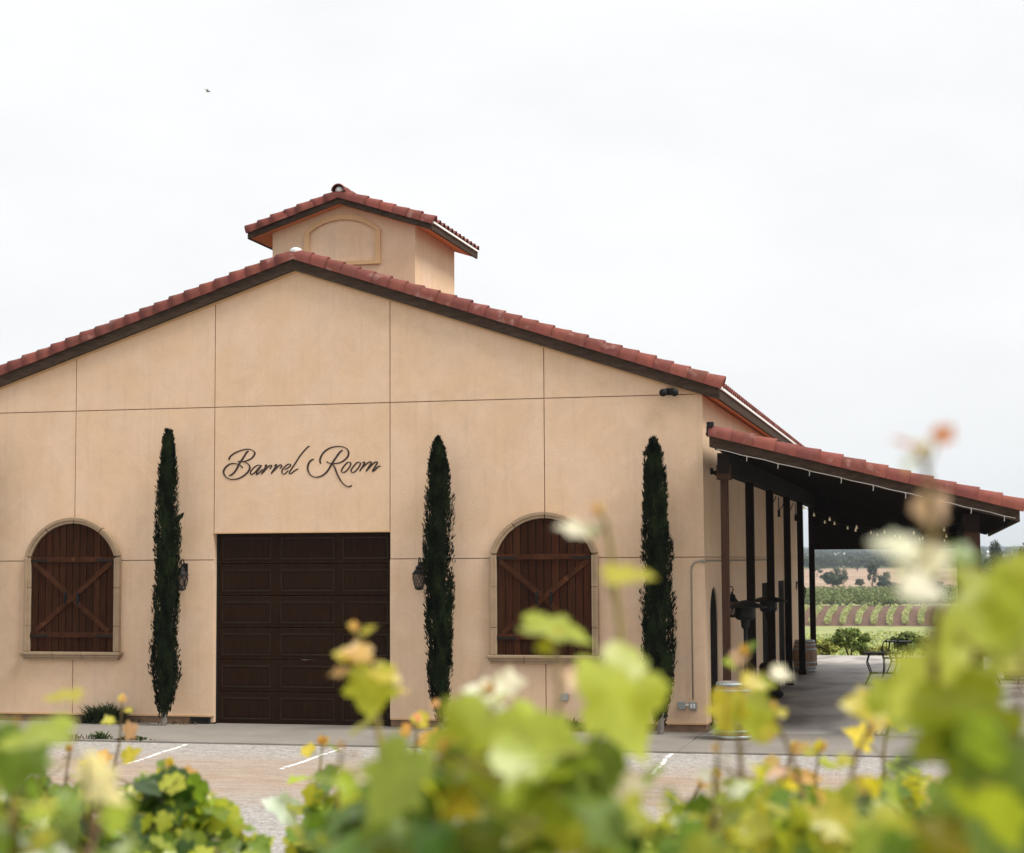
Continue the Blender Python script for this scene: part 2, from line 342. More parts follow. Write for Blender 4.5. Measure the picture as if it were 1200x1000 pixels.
wl.prism([(.30, .02)]+[(.62, .02)]+ar+[(1.62, .02), (9.0, .02), (9.0, 2.2), (11.0, 2.2), (11.0, .02), (12.7, .02), (12.7, 2.2), (14.3, 2.2), (14.3, .02), (YB, .02), (YB, zt), (.30, zt)], XR-.25, XR-.0505, 'x')
wl.box((XL, .30, .02), (XL+.2, YB, zt)); wl.prism([(XL+.2, .02), (XR-.25, .02), (XR-.25, zt), (RX, 7.5), (XL+.2, zt)], YB-.2, YB-.001)
wall = wl.build('wall', M['stucco'], B)
wf = MB()
for a, b in (((XL, -.012), (.0, .02)), ((3.13, -.012), (XR, .02)), ((XR-.02, .0205), (XR+.012, .60)), ((XR-.02, 1.64), (XR+.012, 8.9))):
    wf = MB(); wf.box((*a, .115), (*b, PB+.012)); wf.build('weep_screed', M['trim_band'], B)
for a, b in (((XL, .012), (-.38, .0495)), ((3.13, .012), (XR-.01, .0495)), ((XR-.06, .05), (XR-.015, .60)), ((XR-.0505, 1.64), (XR-.015, 8.9))):
    sp_ = MB(); sp_.box((*a, 0), (*b, .118)); sp_.build('sill_plate', M['base'], B)
fv = MB(); fv.box((-.37, -.05, .0), (-.035, .02, .105))
for k in range(4): fv.box((-.36, -.058, .015+.022*k), (-.045, -.05, .024+.022*k))
fv.build('foundation_vent', M['iron'], B)

# garage door: six rows of three raised panels
gd = MB(); gms = MB(); GY = .145; x0, x1, z0, z1 = .013, 3.12, .0, 3.2; rh = (z1-z0)/6
for k in range(6):
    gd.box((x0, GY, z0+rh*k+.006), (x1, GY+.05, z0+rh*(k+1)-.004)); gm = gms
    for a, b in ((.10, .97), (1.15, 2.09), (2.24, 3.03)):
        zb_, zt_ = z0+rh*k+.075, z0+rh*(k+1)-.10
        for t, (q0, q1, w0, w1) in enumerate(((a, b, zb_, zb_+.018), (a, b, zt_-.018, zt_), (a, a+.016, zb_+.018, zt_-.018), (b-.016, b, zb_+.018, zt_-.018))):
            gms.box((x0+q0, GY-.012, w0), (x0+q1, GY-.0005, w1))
        gd.box((x0+a+.045, GY-.007, zb_+.045), (x0+b-.045, GY+.002, zt_-.045))
gdo = gd.build('garage_door', M['garage'], B, bevel=.004)
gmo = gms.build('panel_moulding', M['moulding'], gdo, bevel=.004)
ds = MB(); ds.box((x0, GY-.02, 3.165), (x1, GY-.002, 3.19)); ds.box((x0, GY-.02, .0), (x0+.03, GY-.002, 3.165)); ds.box((x1-.03, GY-.02, 0), (x1, GY-.002, 3.165))
ds.build('weather_strip', M['iron'], gdo)
tr = MB(); tr.box((.0, -.006, 3.176), (3.135, .02, 3.196)); tr.build('door_head_trim', M['trim_band'], B)

def arch_outline(hw, rad, cz, zb, n=28):
    a0 = math.asin(min(1, hw/rad)); zs = cz+math.sqrt(max(0, rad*rad-hw*hw))
    return [(-hw, zb)]+[(rad*math.sin(-a0+2*a0*k/n), cz+rad*math.cos(-a0+2*a0*k/n)) for k in range(n+1)]+[(hw, zb)]
def window(cx, label):
    random.seed(int(cx*100)+7)
    hw, rad, cz, zb = .78, .82, 2.55, 1.185
    bk = MB()
    W = empty('shuttered_window', (cx, 0, zb)); W.parent = B; W.matrix_parent_inverse = Matrix.Translation(-B.location)
    W['label'] = label
    def pb(m, name, mt, parent=None, bevel=0):
        o = m.build(name, mt, None, bevel); o.parent = parent or W; o.matrix_parent_inverse = Matrix.Translation(-Vector((cx, 0, zb))); return o
    # planks, each leaf of six
    topz = lambda x: cz+math.sqrt(max(0, rad*rad-x*x))
    for side in (-1, 1):
        s = MB()
        for k in range(6):
            a, b = side*(.006+k*.1285), side*(.006+(k+1)*.1285-.012); a, b = min(a, b), max(a, b)
            v = random.uniform(.72, 1.28); s.cur = (v, v*random.uniform(.9, 1.06), v)
            n = 4; pts = [(cx+a, zb+.004), (cx+b, zb+.004)]+[(cx+b+(a-b)*i/n, topz(b+(a-b)*i/n)-.005) for i in range(n+1)]
            dy = random.uniform(-.003, .003); s.prism(pts, -.045+dy, -.012)
        pb(s, 'shutter', M['plank'], None, .004)
    s = MB(); s.prism([(cx+x, z) for x, z in arch_outline(hw, rad, cz, zb)], -.0115, -.001); pb(s, 'backing_board', M['iron'])
    s = MB()
    for z in (2.755, 1.471): s.box((cx-hw+.005, -.072, z-.045), (cx+hw-.005, -.0465, z+.045))
    for sx in (-1, 1):
        s.bar((cx+sx*(hw-.05), -.060 if sx > 0 else -.0585, 2.70), (cx-sx*(hw-.09), -.060 if sx > 0 else -.0585, 1.525), .023 if sx > 0 else .020, .085, up=(1, 0, .9))
    pb(s, 'cross_brace', M['brace'], None, .004)
    for z in (2.74, 1.456):
        for sx in (-1, 1): s = MB(); s.box((cx+sx*.62-.155, -.077, z-.018), (cx+sx*.62+.155, -.0725, z+.018)); pb(s, 'hinge_strap', M['iron'])
        for sx in (-.46, -.2, .2, .46): s = MB(); s.box((cx+sx-.014, -.0775, z+.0), (cx+sx+.014, -.0725, z+.026)); pb(s, 'bolt_head', M['iron'])
    for sx in (-.115, .115):
        s = MB(); s.box((cx+sx-.018, -.08, 1.98), (cx+sx+.018, -.0465, 2.20)); s.tube([(cx+sx, -.08, 2.17), (cx+sx, -.12, 2.15), (cx+sx, -.12, 2.03), (cx+sx, -.08, 2.01)], .011, 6); pb(s, 'handle', M['iron'])
    # surround in voussoirs with open joints
    s = MB(); inn, outr = (.78, .82), (.89, .927)
    ao, ai = math.asin(.89/.927), math.asin(.78/.82)
    def block(a, b):
        n = 8; po, pi_ = [], []
        for k in range(n+1):
            t = a+(b-a)*k/n
            po.append((cx+.927*math.sin(ao*t), 2.55+.927*math.cos(ao*t))); pi_.append((cx+.822*math.sin(ai*t), 2.55+.822*math.cos(ai*t)))
        s.prism(po+pi_[::-1], -.085, -.001)
        q = [(p[0]*.45+r[0]*.55, p[1]*.45+r[1]*.55) for p, r in zip(po, pi_)]
        s.prism(po+q[::-1], -.105, -.0855)
    br = [-1, -.475, .02, .51, 1]
    for a, b in zip(br, br[1:]): block(a+.006, b-.006)
    zs = [1.185, 1.62, 2.27, 2.785]
    for a, b in zip(zs, zs[1:]):
        for sx in (-1, 1):
            xa, xb = cx+sx*.78, cx+sx*.89
            s.box((min(xa, xb), -.085, a+.003), (max(xa, xb), -.001, b-.003))
            xc = cx+sx*.835; s.box((min(xc, xb), -.105, a+.003), (max(xc, xb), -.0855, b-.003))
    pb(s, 'stone_surround', M['stone'], None, .008)
    s = MB()
    for a, b in ((-.94, -.32), (-.314, .22), (.226, .94)):
        e0 = .06 if a < -.9 else 0; e1 = .06 if b > .9 else 0
        s.box((cx+a, -.165, 1.135), (cx+b, -.001, 1.184)); s.box((cx+a+e0*.5, -.135, 1.09), (cx+b-e1*.5, -.001, 1.1345)); s.box((cx+a+e0, -.11, 1.05), (cx+b-e1, -.001, 1.0895))
    pb(s, 'sill', M['stone'], None, .008)
window(-2.56, 'arched plank shutters left of the garage door, fully in view')
window(5.72, 'arched plank shutters right of the garage door, partly behind a blurred leaf')

# side doors
d1 = MB(); d1.prism([(.62, .02)]+arch_pts(.62, 1.62, 2.25)+[(1.62, .02)], XR-.07, XR-.022, 'x')
for k in range(5): d1.box((XR-.022, .65+.19*k, .05), (XR-.014, .82+.19*k, 1.7))
dd = d1.build('arched_door', M['darkwood'], B)
h = MB(); h.tube([(XR-.015, .75, 1.0), (XR+.04, .75, 1.0), (XR+.04, .75, 1.14), (XR-.015, .75, 1.14)], .011, 6); h.build('handle', M['iron'], dd)
for a, b in ((9.0, 11.0), (12.7, 14.3)):
    d1 = MB(); m_ = (a+b)/2
    d1.box((XR-.07, a, .02), (XR-.02, m_-.004, 2.2)); d1.box((XR-.07, m_+.004, .02), (XR-.02, b, 2.2))
    for u, v in ((a, m_), (m_, b)):
        for z0_, z1_ in ((.2, .9), (1.05, 2.05)): d1.box((XR-.02, u+.12, z0_), (XR-.012, v-.12, z1_))
    dd = d1.build('double_door', M['darkwood'], B)
    h = MB(); h.tube([(XR-.015, m_-.08, .95), (XR+.04, m_-.08, .95), (XR+.04, m_-.08, 1.12), (XR-.015, m_-.08, 1.12)], .011, 6); h.build('handle', M['iron'], dd)

# ---- tiled roofs
def tile_field(mb, xr, zr, xe, ze, y0, y1, period=.27, course=.36, amp=.045, hgt=.045):
    # corrugated barrel tile sheet with stepped courses; ridge (xr,zr) down to eave (xe,ze)
    d = Vector((xe-xr, 0, ze-zr)); Ls = d.length; d.normalize(); n = Vector((-d.z*(1 if d.x > 0 else -1), 0, abs(d.x)))
    nc = max(1, round(Ls/course)); npd = int((y1-y0)/period*6); rows = []
    mb.smooth = True
    for c in range(nc):
        va = (c*.37 % .3)
        for s, lift in ((0., .0), (1.0, .03)):
            t = (c+s)*Ls/nc
            rows.append((Vector((xr, 0, zr))+d*t, lift))
    base = len(mb.v)
    for P, lift in rows:
        for k in range(npd+1):
            y = y0+(y1-y0)*k/npd; ph = (y-y0)/period*2*math.pi
            hh = hgt+lift+amp*math.cos(ph)
            q = P+n*hh; mb.v.append((q.x, y, q.z))
            tv = .86+.28*noise.cell(Vector((int((y-y0)/period), int(P.x*3.1), 5)))
            mb.c.append((tv, tv, tv))
    m = npd+1
    for r in range(len(rows)-1):
        for k in range(npd): mb.f.append((base+r*m+k, base+r*m+k+1, base+(r+1)*m+k+1, base+(r+1)*m+k)); mb.sm.append(True)
def rake_tiles(mb, xr, zr, xe, ze, y, exp=.285, hgt=.2, wid=.24, seed=1):
    # row of overlapping barrel tiles along a gable edge, front lip at y, rising hgt above the fascia top
    random.seed(seed); mb.smooth = True
    d = Vector((xe-xr, 0, ze-zr)); Ls = d.length; d.normalize(); n = Vector((-d.z*(1 if d.x > 0 else -1), 0, abs(d.x)))
    nt_ = round(Ls/exp); exp = Ls/nt_; K_ = 12
    for i in range(nt_):
        tv = random.uniform(.82, 1.16); mb.cur = (tv, tv*random.uniform(.94, 1.07), tv*random.uniform(.93, 1.07))
        vs = []; jit = random.uniform(-.012, .012); zj = random.uniform(-.008, .008)
        for t, sc_ in ((-.05, .90), (exp*.5, .985), (exp*.995, 1.075), (exp*.995, .93), (exp*.6, .84)):
            P = Vector((xr, 0, zr))+d*(i*exp+t)
            for k in range(K_+1):
                a = math.pi*k/K_; yy = y+wid/2-(wid/2)*sc_*math.cos(a)+jit; hh = hgt*sc_*math.sin(a)**.62-.015+zj
                if k == 0 or k == K_: hh = -.015
                q = P+n*hh; vs.append((q.x, yy, q.z))
        m = K_+1; mb.add(vs, [(r*m+k, r*m+k+1, (r+1)*m+k+1, (r+1)*m+k) for r in range(4) for k in range(K_)])
    mb.cur = None
def ridge_tiles(mb, x, z, y0, y1, r=.13, exp=.33, seed=3):
    random.seed(seed); mb.smooth = True; n = int((y1-y0)/exp); K_ = 10
    for i in range(n):
        tv = random.uniform(.8, 1.15); mb.cur = (tv, tv, tv); vs = []
        for t, s_ in ((0, 1.06), (exp*1.08, .94), (0.0, .92)):
            for k in range(K_+1):
                a = math.pi*k/K_; vs.append((x-r*s_*math.cos(a), y0+i*exp+t, z+r*s_*math.sin(a)))
        m = K_+1; mb.add(vs, [(rr*m+k, rr*m+k+1, (rr+1)*m+k+1, (rr+1)*m+k) for rr in (0,) for k in range(K_)]+[(k, 2*m+k, 2*m+k+1, k+1) for k in range(K_)])
    mb.cur = None
XE = 8.55; XEL = 2*RX-XE; OV = -.13
rf = MB()
for xe in (XE, XEL):
    rf.prism([(RX, 7.60), (xe, 7.60-abs(xe-RX)*SL), (xe, 7.74-abs(xe-RX)*SL), (RX, 7.74)], .06 if False else -.06, YB+.25)
roof = rf.build('roof', M['soffit'], B)
t = MB()
for xe in (XE+.07, XEL-.07): tile_field(t, RX, 7.76, xe, 7.76-abs(xe-RX)*SL, .06, YB+.25)
t.build('roof_tiles', M['tile'], roof, fix=False)
t = MB()
for k, xe in enumerate((XE+.08, XEL-.08)): rake_tiles(t, RX, 7.775, xe, 7.775-abs(xe-RX)*SL, OV-.05, seed=11+k)
t.build('rake_tiles', M['tile'], roof, fix=False)
t = MB(); ridge_tiles(t, RX, 7.84, .02, 2.3)
t.build('ridge_tiles', M['tile'], roof, fix=False)
t = MB(); ridge_tiles(t, RX, 7.84, 5.2, YB+.2)
t.build('ridge_tiles', M['tile'], roof, fix=False)
t = MB(); t.smooth = True
t.lathe([(.0, -.07), (.09, -.06), (.115, 0), (.09, .045), (.05, .065), (0, .07)], (RX+.01, -.05, 7.905), 18); t.build('ridge_mortar', M['mortar'], roof)
fa = MB()
for sx, xe in ((1, XE), (-1, XEL)):
    fa.prism([(RX, 7.58), (xe, 7.58-abs(xe-RX)*SL), (xe, 7.795-abs(xe-RX)*SL), (RX, 7.795)], OV, -.0605)
fa.build('rake_fascia', M['fascia'], roof, bevel=.006)
for sx, xe in ((1, XE), (-1, XEL)):
    fa = MB(); za = 7.58-abs(xe-RX)*SL; fa.box((min(xe, xe+sx*.045), OV+.002, za-.005), (max(xe, xe+sx*.045), YB+.25, za+.195))
    fa.build('eave_fascia', M['fascia'], roof, bevel=.005)
    fa = MB(); fa.box((min(xe+sx*.046, xe+sx*.075), OV+.03, za+.155), (max(xe+sx*.046, xe+sx*.075), YB+.24, za+.20))
    fa.build('drip_edge', M['white'], roof)
fa = MB()
for sx, xe in ((1, 8.30), (-1, XL)):
    fa.prism([(RX, 7.555), (xe, 7.555-abs(xe-RX)*SL), (xe, 7.595-abs(xe-RX)*SL), (RX, 7.595)], -.055, -.001)
fa.build('frieze_trim', M['trim_band'], roof)

# ---- cupola
CY0 = 2.4; cw = 1.365
cyb = (CAM+ray(532.5, 330)*((RX+cw-CAM.x)/ray(532.5, 330).x)).y
pe = at(506, 262, CY0-.25); pe_l = at(291, 270, CY0-.25); ptop = at(397, 236, CY0-.25)
ce = (pe.x-RX+RX-pe_l.x)/2-.03; zce = (at(503, 268, CY0-.25).z+at(295, 279, CY0-.25).z)/2; zct = at(398, 238, CY0-.25).z
csl = (zct-zce)/ce
cup = MB()
wtop = zct-csl*cw
cup.prism([(RX-cw, 6.6), (RX+cw, 6.6), (RX+cw, wtop), (RX, zct), (RX-cw, wtop)], CY0, cyb)
cupola = cup.build('cupola', M['stucco'], B)
cb = cyb+.30; cf = CY0-.25
t = MB()
for sx in (1, -1):
    xe = RX+sx*ce; t.prism([(RX, zct+.0), (xe, zce), (xe, zce+.10), (RX, zct+.10)], cf+.03, cb-.02)
t.build('cupola_soffit', M['soffit'], cupola)
t = MB()
for sx in (1, -1):
    xe = RX+sx*ce; t.prism([(RX, zct-.012), (xe, zce-.012), (xe, zce+.125), (RX, zct+.125)], cf, cf+.029)
    t.box((min(xe, xe+sx*.04), cf+.002, zce-.02), (max(xe, xe+sx*.04), cb, zce+.13))
t.build('cupola_fascia', M['fascia'], cupola, bevel=.004)
for sx in (1,-1):
    t = MB(); xe = RX+sx*(ce+.041); t.box((min(xe, xe+sx*.03), cf+.03, zce+.10), (max(xe, xe+sx*.03), cb-.02, zce+.135)); t.build('drip_edge', M['white'], cupola)
t = MB()
for k, sx in enumerate((1, -1)):
    xe = RX+sx*(ce+.06); tile_field(t, RX, zct+.12, xe, zct+.12-csl*(ce+.06), cf+.12, cb, amp=.04, hgt=.05)
    rake_tiles(t, RX, zct+.11, xe, zct+.11-csl*(ce+.06), cf-.05, exp=.275, hgt=.17, wid=.22, seed=31+k)
ridge_tiles(t, RX, zct+.22, cf-.04, cb, r=.125)
t.build('cupola_tiles', M['tile'], cupola, fix=False)
t = MB(); t.smooth = True; t.lathe([(.0, -.06), (.07, -.05), (.085, 0), (.06, .05), (0, .07)], (RX, cf+.06, zct+.245), 14); t.build('ridge_mortar', M['mortar'], cupola)
pa, pb_ = at(357.5, 312, CY0), at(446.5, 312, CY0); ptp = at(398, 252, CY0).z; hw = (pb_.x-pa.x)/2; pcx = (pa.x+pb_.x)/2; zb_ = at(400, 311.5, CY0).z
spz = at(357, 274, CY0).z
def seg(hw, zs, zt, zb):
    hh = zt-zs; rad = (hw*hw+hh*hh)/(2*hh); return arch_outline(hw, rad, zt-rad, zb, 20)
o_ = seg(hw, spz, ptp, zb_); i_ = seg(hw-.095, spz, ptp-.095, zb_+.075)
t = MB(); n = len(o_); 
for i in range(n):
    j = (i+1) % n; t.prism([(pcx+o_[i][0], o_[i][1]), (pcx+o_[j][0], o_[j][1]), (pcx+i_[j][0], i_[j][1]), (pcx+i_[i][0], i_[i][1])], CY0-.05, CY0-.0005)
t.build('arch_trim', M['trim_band'], cupola)

# ------------------------------------------------------------------ script lettering on the wall
def zmA(u, v): return (255+u/18.18, 515+v/18.18)
def zmB(u, v): return (300+u/18.18, 515+v/18.18)
def zmC(u, v): return (350+u/16.67, 515+v/16.67)
def zmD(u, v): return (390+u/20., 525+v/20.)
LET = [
 ('A', 1, [[(240,440),(245,395),(290,340),(370,285),(480,240),(590,212),(680,212),(750,240),(785,285),(770,340),(720,400),(650,440),(580,465),(520,480)],
        [(415,468),(480,470),(545,478),(610,500),(665,550),(680,610),(650,680),(590,745),(510,800),(420,840),(330,852),(250,845),(180,810),(135,750),(120,690),(140,630),(190,570),(260,525),(340,512),(400,522),(450,540),(500,575),(530,612)],
        [(655,248),(610,280),(560,360),(510,440),(460,510),(410,610),(360,690),(300,745),(235,778)]]),
 ('A', 0, [[(930,560),(870,548),(800,575),(730,640),(695,700),(700,745),(740,740),(800,690),(860,620),(915,565)],[(935,550),(870,640),(825,710),(820,750),(850,735),(900,690),(950,635)]]),
 ('B', 0, [[(175,562),(222,545),(170,630),(120,715),(112,748)],[(125,725),(200,640),(260,575),(310,550),(325,570),(288,632)]]),
 ('B', 0, [[(380,560),(432,538),(400,600),(340,690),(318,738)],[(335,710),(420,620),(480,560),(525,540),(540,570),(503,622)]]),
 ('B', 0, [[(600,642),(670,610),(730,560),(720,530),(680,530),(610,580),(560,640),(545,700),(575,740),(620,725),(682,662)]]),
 ('B', 0, [[(1145,155),(1112,150),(1075,185),(1000,265),(920,370),(830,510),(750,630),(705,700),(715,735),(760,715),(820,665),(895,626)]]),
 ('C', 1, [[(427,478),(410,420),(425,350),(470,270),(550,200),(650,155),(760,138),(860,148),(940,190),(970,260),(950,340),(880,410),(800,455),(700,470),(620,470),(560,450),(543,428)],
        [(852,208),(790,260),(720,360),(650,460),(590,570),(530,650),(460,705),(380,735),(300,735),(230,700),(185,630),(170,550),(190,470),(235,410),(292,386)],
        [(650,475),(700,550),(740,660),(800,780),(870,870),(940,918),(990,922),(1035,902)]]),
 ('D', 0, [[(405,335),(340,340),(260,420),(205,510),(205,560),(250,575),(320,530),(390,440),(415,370),(395,330)]]),
 ('D', 0, [[(625,335),(560,345),(480,430),(425,515),(430,560),(470,575),(540,530),(610,440),(640,370),(615,330)]]),
 ('D', 0, [[(680,350),(742,333),(700,420),(640,520),(628,553)],[(645,505),(740,410),(830,340),(885,325),(890,360),(840,440),(790,520),(783,553)],[(800,520),(880,430),(960,350),(1020,325),(1035,350),(990,430),(935,520),(935,548),(980,520),(1040,450),(1090,425),(1122,436)]])]
sign = empty('wall_lettering', at(352, 550, -.02), 'dark brown script words Barrel Room mounted above the garage door', 'sign')
def spline(pts, n=8):
    P = [pts[0]]+pts+[pts[-1]]; o = []
    for i in range(1, len(P)-2):
        p0, p1, p2, p3 = P[i-1:i+3]
        for k in range(n):
            t = k/n
            o.append(tuple(.5*((2*p1[j])+(-p0[j]+p2[j])*t+(2*p0[j]-5*p1[j]+4*p2[j]-p3[j])*t*t+(-p0[j]+3*p1[j]-3*p2[j]+p3[j])*t**3) for j in (0, 1)))
    return o+[pts[-1]]
ly = 0
for zn, big, strokes in LET:
    f_ = {'A': zmA, 'B': zmB, 'C': zmC, 'D': zmD}[zn]; m = MB()
    for si, st in enumerate(strokes):
        y_f = -.006-.0015*si
        pts = [at(*f_(u, v), -.02) for u, v in st]; pts = spline([(p.x, p.z) for p in pts])
        n = len(pts); lft = []; rgt = []
        for i, p in enumerate(pts):
            a, b = pts[max(0, i-1)], pts[min(n-1, i+1)]; tx, tz = b[0]-a[0], b[1]-a[1]; l_ = math.hypot(tx, tz) or 1; tx /= l_; tz /= l_
            wd = (.0058 if not big else .0070)+(.0092 if not big else .0112)*abs(tz*.8+tx*.35)**1.5
            wd *= .6+.4*min(1, i/4, (n-1-i)/4)
            lft.append((p[0]-tz*wd, p[1]+tx*wd)); rgt.append((p[0]+tz*wd, p[1]-tx*wd))
        vs = [(x, y_f, z) for x, z in lft]+[(x, y_f, z) for x, z in rgt]+[(x, -.0005, z) for x, z in lft]+[(x, -.0005, z) for x, z in rgt]
        fs = []
        for i in range(n-1): fs += [(i, i+1, n+i+1, n+i), (i, 2*n+i, 2*n+i+1, i+1), (n+i, n+i+1, 3*n+i+1, 3*n+i)]
        fs += [(0, n, 3*n, 2*n), (n-1, 3*n-1, 4*n-1, 2*n-1)]
        m.add(vs, fs)
    m.build('letter', M['letters'], sign)

# ------------------------------------------------------------------ wall lanterns
_g = M['glass'].node_tree.nodes['Principled BSDF']; _g.inputs['Alpha'].default_value = .35
def lantern(p, out_, label):
    # p: wall point at the top of the scroll, out_: unit vector away from the wall
    p = Vector(p); out_ = Vector(out_); T = empty('wall_lantern', p-Vector((0, 0, .53)), label, 'lantern', 'black wall lanterns')
    c = p+out_*.15
    m = MB(); m.bar(p+out_*.001-Vector((0, 0, .17)), p+out_*.02-Vector((0, 0, .17)), .10, .2); m.build('back_plate', M['iron'], T, bevel=.006)
    m = MB(); z = Vector((0, 0, 1))
    m.tube([p+out_*.02-z*.17, p+out_*.05-z*.06, p+out_*.10-z*.005, p+out_*.155-z*.01, p+out_*.17-z*.06, c-z*.115], .010, 7)
    m.tube([p+out_*.02-z*.22, p+out_*.06-z*.16, p+out_*.11-z*.10, p+out_*.13-z*.14, p+out_*.10-z*.16], .007, 6); m.build('scroll_arm', M['iron'], T)
    m = MB(); m.lathe([(.012, -.09), (.022, -.105), (.012, -.12), (.05, -.15), (.062, -.175), (.052, -.185), (.10, -.245), (.118, -.262), (.118, -.276), (.09, -.278)], c, 16); m.build('cap', M['iron'], T)
    g_ = MB(); g_.lathe([(.095, -.28), (.098, -.33), (.062, -.485), (.058, -.49)], c, 16); g_.build('glass', M['glass'], T)
    m = MB()
    for k in range(6):
        a = k*math.pi/3; m.tube([c+Vector((math.cos(a+.5*s_)*r_, math.sin(a+.5*s_)*r_, zz)) for s_, r_, zz in ((0, .10, -.28), (.6, .104, -.33), (1, .098, -.385), (.6, .08, -.44), (0, .066, -.488))], .006, 5)
        m.tube([c+Vector((math.cos(a-.5*s_)*r_, math.sin(a-.5*s_)*r_, zz)) for s_, r_, zz in ((0, .10, -.28), (.6, .104, -.33), (1, .098, -.385), (.6, .08, -.44), (0, .066, -.488))], .006, 5)
    m.build('cage', M['iron'], T)
    m = MB(); m.lathe([(.07, -.485), (.075, -.495), (.075, -.508), (.05, -.514), (.045, -.525), (.015, -.53)], c, 16); m.build('base_ring', M['iron'], T)
lantern((at(213, 655, -.15).x, 0, 2.75), (0, -1, 0), 'black wall lantern half hidden by the leftmost cypress, near the garage door')
lantern((at(491, 653, -.15).x, 0, 2.755), (0, -1, 0), 'black wall lantern between the garage door and the middle cypress')
lantern((XR, 2.4, 2.24), (1, 0, 0), 'black wall lantern beside the arched side door, behind the nearest canopy post')
lantern((XR, 17.6, 2.2), (1, 0, 0), 'black wall lantern at the far end of the side wall')

# small wall fittings
T = empty('security_light', at(785, 459, -.08), 'twin black security light under the roof edge near the corner', 'light')
for dx in (-.055, .055):
    p = at(785, 459, -.06)+Vector((dx, 0, 0)); m = MB(); m.smooth = True
    m.tube([p, p+Vector((dx*.4, -.05, -.01)), p+Vector((dx*.7, -.13, -.03))], [.03, .055, .062], 12); m.build('lamp_head', M['iron'], T)
m = MB(); p = at(785, 459, 0); m.box((p.x-.06, -.04, p.z-.05), (p.x+.06, -.001, p.z+.05)); m.build('mount_box', M['iron'], T)
T = empty('flood_light', (XR, .93, 4.1), 'small black flood light on the side wall under the canopy', 'light')
m = MB(); m.box((XR+.001, .88, 4.08), (XR+.04, .98, 4.18)); m.build('mount_box', M['iron'], T)
m = MB(); m.tube([(XR+.04, .93, 4.12), (XR+.10, .91, 4.10), (XR+.20, .88, 4.03)], [.025, .045, .055], 10); m.build('lamp_head', M['iron'], T)
# conduit and outlet boxes
c0, c1 = at(812, 820, -.03), at(811, 657, -.03)
T = empty('electrical_conduit', c0, 'thin tan conduit running up the corner and round onto the side wall', 'conduit')
m = MB(); m.smooth = True
m.tube([c0, (c0.x, -.022, 2.5), (c0.x+.006, -.022, 2.57), (c0.x+.035, -.022, 2.635), (c0.x+.1, -.022, 2.665), (XR-.02, -.022, 2.67), (XR+.022, -.022, 2.67), (XR+.022, .1, 2.67), (XR+.022, 10.0, 2.67), (XR+.022, 10.1, 2.62), (XR+.022, 10.15, 2.1)], .011, 8)
m.build('pipe', M['conduit'], T)
m = MB(); m.box((XR-.05, -.04, 2.645), (XR+.03, -.001, 2.695)); m.build('corner_fitting', M['conduit'], T, bevel=.008)
def outlet(px_, py_, label, sockets):
    p = at(px_, py_, 0); T = empty('outlet_box', p, label, 'outlet')
    m = MB(); m.box((p.x-.06, -.06, p.z-.06), (p.x+.06, -.001, p.z+.06)); m.build('box', M['boxgrey'], T, bevel=.01)
    for s_ in sockets: m = MB(); m.box((p.x+s_-.015, -.066, p.z-.03), (p.x+s_+.015, -.0605, p.z+.035)); m.build('socket', M['white'], T, bevel=.004)
outlet(799.3, 827, 'grey closed outlet box at the foot of the wall, left of its twin', ())
outlet(812.5, 827.3, 'grey outlet box with two white sockets under the conduit', (-.022, .022))
m = MB(); a, b = at(800, 826.5, 0), at(812, 826.5, 0); m.tube([(a.x+.05, -.03, a.z), (b.x-.05, -.03, a.z)], .016, 8); tag(m.build('conduit_nipple', M['white']), 'short pale pipe joining the two grey outlet boxes', 'conduit')
outlet(662, 817, 'small outlet box low on the wall below the right shuttered window', ())

# ------------------------------------------------------------------ canopy along the side wall
CY = -.65; YE = 18.3
a_ = at(831, 510, CY); b_ = at(1190, 596, CY); cxl, cxr = a_.x, b_.x+.02
csz = (a_.z-b_.z)/(b_.x-a_.x); ct = lambda x: a_.z-(x-a_.x)*csz        # line of the fascia top
C_ = empty('patio_canopy', ((cxl+cxr)/2, 9, 0), 'long tiled lean-to canopy on dark wooden posts along the side wall', 'canopy')
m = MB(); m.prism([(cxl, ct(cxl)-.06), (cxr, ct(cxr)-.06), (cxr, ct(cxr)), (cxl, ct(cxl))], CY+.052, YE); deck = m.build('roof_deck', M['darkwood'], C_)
m = MB(); hf = .185
m.prism([(cxl, ct(cxl)-hf), (cxr, ct(cxr)-hf), (cxr, ct(cxr)+.01), (cxl, ct(cxl)+.01)], CY, CY+.05); m.build('rake_fascia', M['fascia'], C_, bevel=.006)
m = MB(); m.box((cxr, CY+.003, ct(cxr)-.19), (cxr+.04, YE, ct(cxr)+.005)); m.build('eave_fascia', M['fascia'], C_)
m = MB(); xt = cxr+.1
tile_field(m, cxl, ct(cxl)+.015, xt, ct(xt)+.015, CY+.15, YE); m.build('roof_tiles', M['tile'], C_, fix=False)
m = MB(); rake_tiles(m, cxl, ct(cxl)+.0, xt, ct(xt)+.0, CY-.06, exp=.34, hgt=.19, wid=.25, seed=44); m.build('rake_tiles', M['tile'], C_, fix=False)
m = MB(); p = at(833, 500, CY-.05); m.box((cxl-.03, CY-.06, ct(cxl)+.13), (cxl+.07, CY+.1, ct(cxl)+.2)); m.box((cxl-.035, CY-.06, ct(cxl)-.02), (cxl-.008, CY+.1, ct(cxl)+.13)); m.build('end_flashing', M['iron'], C_)
m = MB()
for k in range(25):
    y = CY+.5+.75*k
    if y < YE-.1: m.prism([(cxl+.02, ct(cxl+.02)-.19), (cxr-.05, ct(cxr-.05)-.17), (cxr-.05, ct(cxr-.05)-.062), (cxl+.02, ct(cxl+.02)-.062)], y, y+.06)
m.build('rafters', M['darkwood'], C_)
